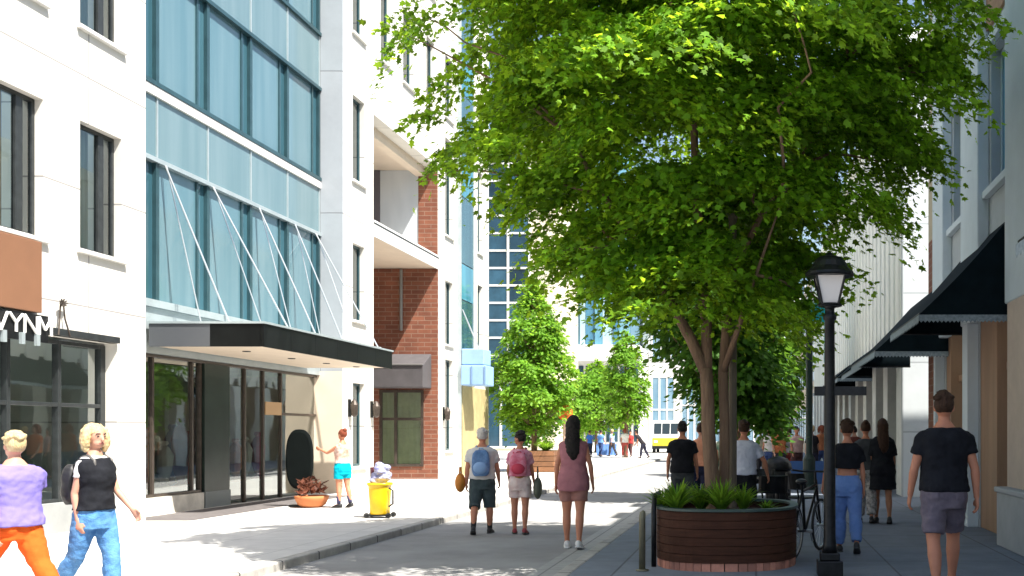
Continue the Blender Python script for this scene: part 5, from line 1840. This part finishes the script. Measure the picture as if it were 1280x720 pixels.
chair(.25, 15.6, R(10), 'black round backed café chair nearest the planter')
chair(.72, 16.6, R(-60), 'black round backed café chair right of the round table')
chair(.1, 18.2, R(160), 'black round backed café chair on the far side of the round table')
ct = thing('cafe_table', 'round black café table among the dark chairs', 'table', (.35, 16.9, .1))
q = MB(); q.lathe([(.34, .83), (.36, .84), (.36, .86), (.34, .87)], (.35, 16.9, 0), 24); q.build('tabletop', black_metal, ct)
q = MB(); q.tube([(.35, 16.9, .12), (.35, 16.9, .83)], .035, 10); q.lathe([(.22, .1), (.22, .12), (.05, .15)], (.35, 16.9, 0), 18); q.build('pedestal', black_metal, ct)
lb = thing('litter_bin', 'black domed litter bin on the right pavement behind the trunk', 'litter bin', (.42, 19.8, .1))
q = MB(); q.lathe([(.22, .1), (.24, .12), (.25, .85), (.23, .87)], (.42, 19.8, 0), 24); q.build('drum', black_metal, lb, smooth=True)
q = MB(); q.lathe([(.26, .875), (.27, .9), (.25, 1.0), (.18, 1.09), (.06, 1.13), (.01, 1.135)], (.42, 19.8, 0), 24); q.build('dome', black_metal, lb, smooth=True)

# bicycle parked beyond the lamp post
bi = thing('bicycle', 'black bicycle parked between the planter and the lamp post', 'bicycle', (.62, 12.6, .1))
ux = Vector((.36, .93, 0)).normalized()
B0 = Vector((.62, 12.6, .1))


def bp(u, z, s=0):
    return B0 + ux * u + Vector((ux.y, -ux.x, 0)) * s + Vector((0, 0, z))


tyre = MATS['rubber']
for u in (-.5, .52):
    wv_ = MB()
    n = 32
    ring = [bp(u + .31 * math.cos(2 * math.pi * k / n), .33 + .31 * math.sin(2 * math.pi * k / n)) for k in range(n + 1)]
    wv_.tube(ring, .018, 8, cap=False)
    wo = wv_.build('wheel', tyre, bi, smooth=True)
    s_ = MB()
    for k in range(14):
        a = 2 * math.pi * k / 14
        s_.tube([bp(u, .33), bp(u + .3 * math.cos(a), .33 + .3 * math.sin(a))], .0025, 4)
    s_.tube([bp(u, .33, -.04), bp(u, .33, .04)], .02, 8)
    ring = [bp(u + .288 * math.cos(2 * math.pi * k / n), .33 + .288 * math.sin(2 * math.pi * k / n)) for k in range(n + 1)]
    s_.tube(ring, .012, 6, cap=False)
    s_.build('rim', steel, wo)
q = MB()
for a, c in (((-.5, .33), (-.08, .30)), ((-.5, .33), (-.18, .78)), ((-.08, .30), (-.2, .86)), ((-.08, .30), (.36, .78)), ((-.18, .78), (.35, .84)), ((.34, .90), (.52, .33))):
    q.tube([bp(*a), bp(*c)], .017, 8)
q.build('frame', black_metal, bi)
q = MB(); q.tube([bp(.33, .86), bp(.32, 1.0)], .014, 8); q.tube([bp(.22, 1.02, -.27), bp(.30, 1.0, -.15), bp(.33, 1.0, 0), bp(.30, 1.0, .15), bp(.22, 1.02, .27)], .013, 8); q.build('handlebar', black_metal, bi)
q = MB(); q.ell(bp(-.22, .90), (.07, .12, .035), 12, 8); q.build('saddle', nyl_b, bi, smooth=True)
q = MB(); q.tube([bp(-.08, .30, .09), bp(-.08, .30, -.09)], .02, 8); q.tube([bp(-.08, .3, .06), bp(.02, .17, .06)], .012, 6); q.tube([bp(-.08, .3, -.06), bp(-.18, .43, -.06)], .012, 6); q.build('crank', steel, bi)
# tall dark post far on the right pavement
q = MB(); q.lathe([(.16, .1), (.16, .9), (.1, 1.0), (.085, 1.05), (.08, 4.6), (.1, 4.62), (.02, 4.7)], (1.38, 27.0, 0), 14)
tag(q.build('post', mat('dark_green_post', (.015, .035, .03), .5), org=(1.38, 27, .1)), 'tall dark green post by the blue café barrier', 'post')

# ------------------------------------------------------------------ far street objects
vx, vy = -6.6, 76.0
vn = thing('van', 'white van with yellow lower front facing the camera, far down the street', 'van', (vx, vy, .1))
q = MB()
sec = [(0, .45), (0, 1.15), (.15, 1.35), (.55, 2.25), (1.0, 2.4), (4.6, 2.4), (4.7, 2.2), (4.7, .45)]
q.rings([[(vx + sx, vy + u, .1 + z) for u, z in sec] for sx in (-1.02, -.98, .98, 1.02)])
q.build('body', mat('van_white', (.68, .68, .66), .4, var=.04), vn, bevel=.04)
q = MB()
for a, c in ((-.88, -.34), (-.28, .28), (.34, .88)):
    q.add([(vx + a, vy + .15, 1.5), (vx + c, vy + .15, 1.5), (vx + c, vy + .48, 2.28), (vx + a, vy + .48, 2.28)], [(0, 1, 2, 3)])
q.build('windscreen', mat('dark_auto_glass', (.02, .03, .035), .1), vn)
q = MB(); q.bx(vx - .96, vx + .96, vy - .05, vy - .005, .55, 1.2); q.build('front_panel', mat('van_yellow', (.62, .50, .03), .5), vn, bevel=.02)
q = MB(); q.bx(vx - 1.0, vx + 1.0, vy - .12, vy - .055, .4, .62); q.build('bumper', black_metal, vn, bevel=.02)
for sx in (-.72, .72):
    q = MB(); q.bx(vx + sx - .14, vx + sx + .14, vy - .075, vy - .052, .85, 1.02); q.build('headlight', mat('headlight_glass', (.6, .62, .62), .15), vn, bevel=.01)
for sx in (-.92, .92):
    for u in (.8, 3.8):
        q = MB(); q.tube([(vx + sx - .1, vy + u, .42), (vx + sx + .1, vy + u, .42)], .32, 18); q.build('wheel', tyre, vn)
st = thing('market_stall', 'small stall draped in pale blue cloth under the trees at the far left', 'stall', (-9.6, 67, .1))
q = MB(); q.bx(-10.2, -8.9, 66.5, 67.3, .8, .88); q.build('counter', mat('pale_counter', (.5, .5, .5), .7), st)
q = MB()
for i in range(14):
    xa, xb = -10.2 + 1.3 * i / 14, -10.2 + 1.3 * (i + 1) / 14
    q.quad((xa, 66.48 - .03 * (i % 2), .15), (xb, 66.48 - .03 * ((i + 1) % 2), .15), (xb, 66.49, .86), (xa, 66.49, .86))
q.build('cloth', mat('stall_blue', (.12, .25, .58), .8, var=.15), st)
for sx in (-10.15, -8.95):
    for yy in (66.55, 67.25):
        q = MB(); q.tube([(sx, yy, .1), (sx, yy, .8)], .03, 6); q.build('leg', steel, st)
clump('bright green bush left of the blue clothed stall', -11.0, 66, .1, 1.5, 160, 51, .9, 'bushes at the far left')
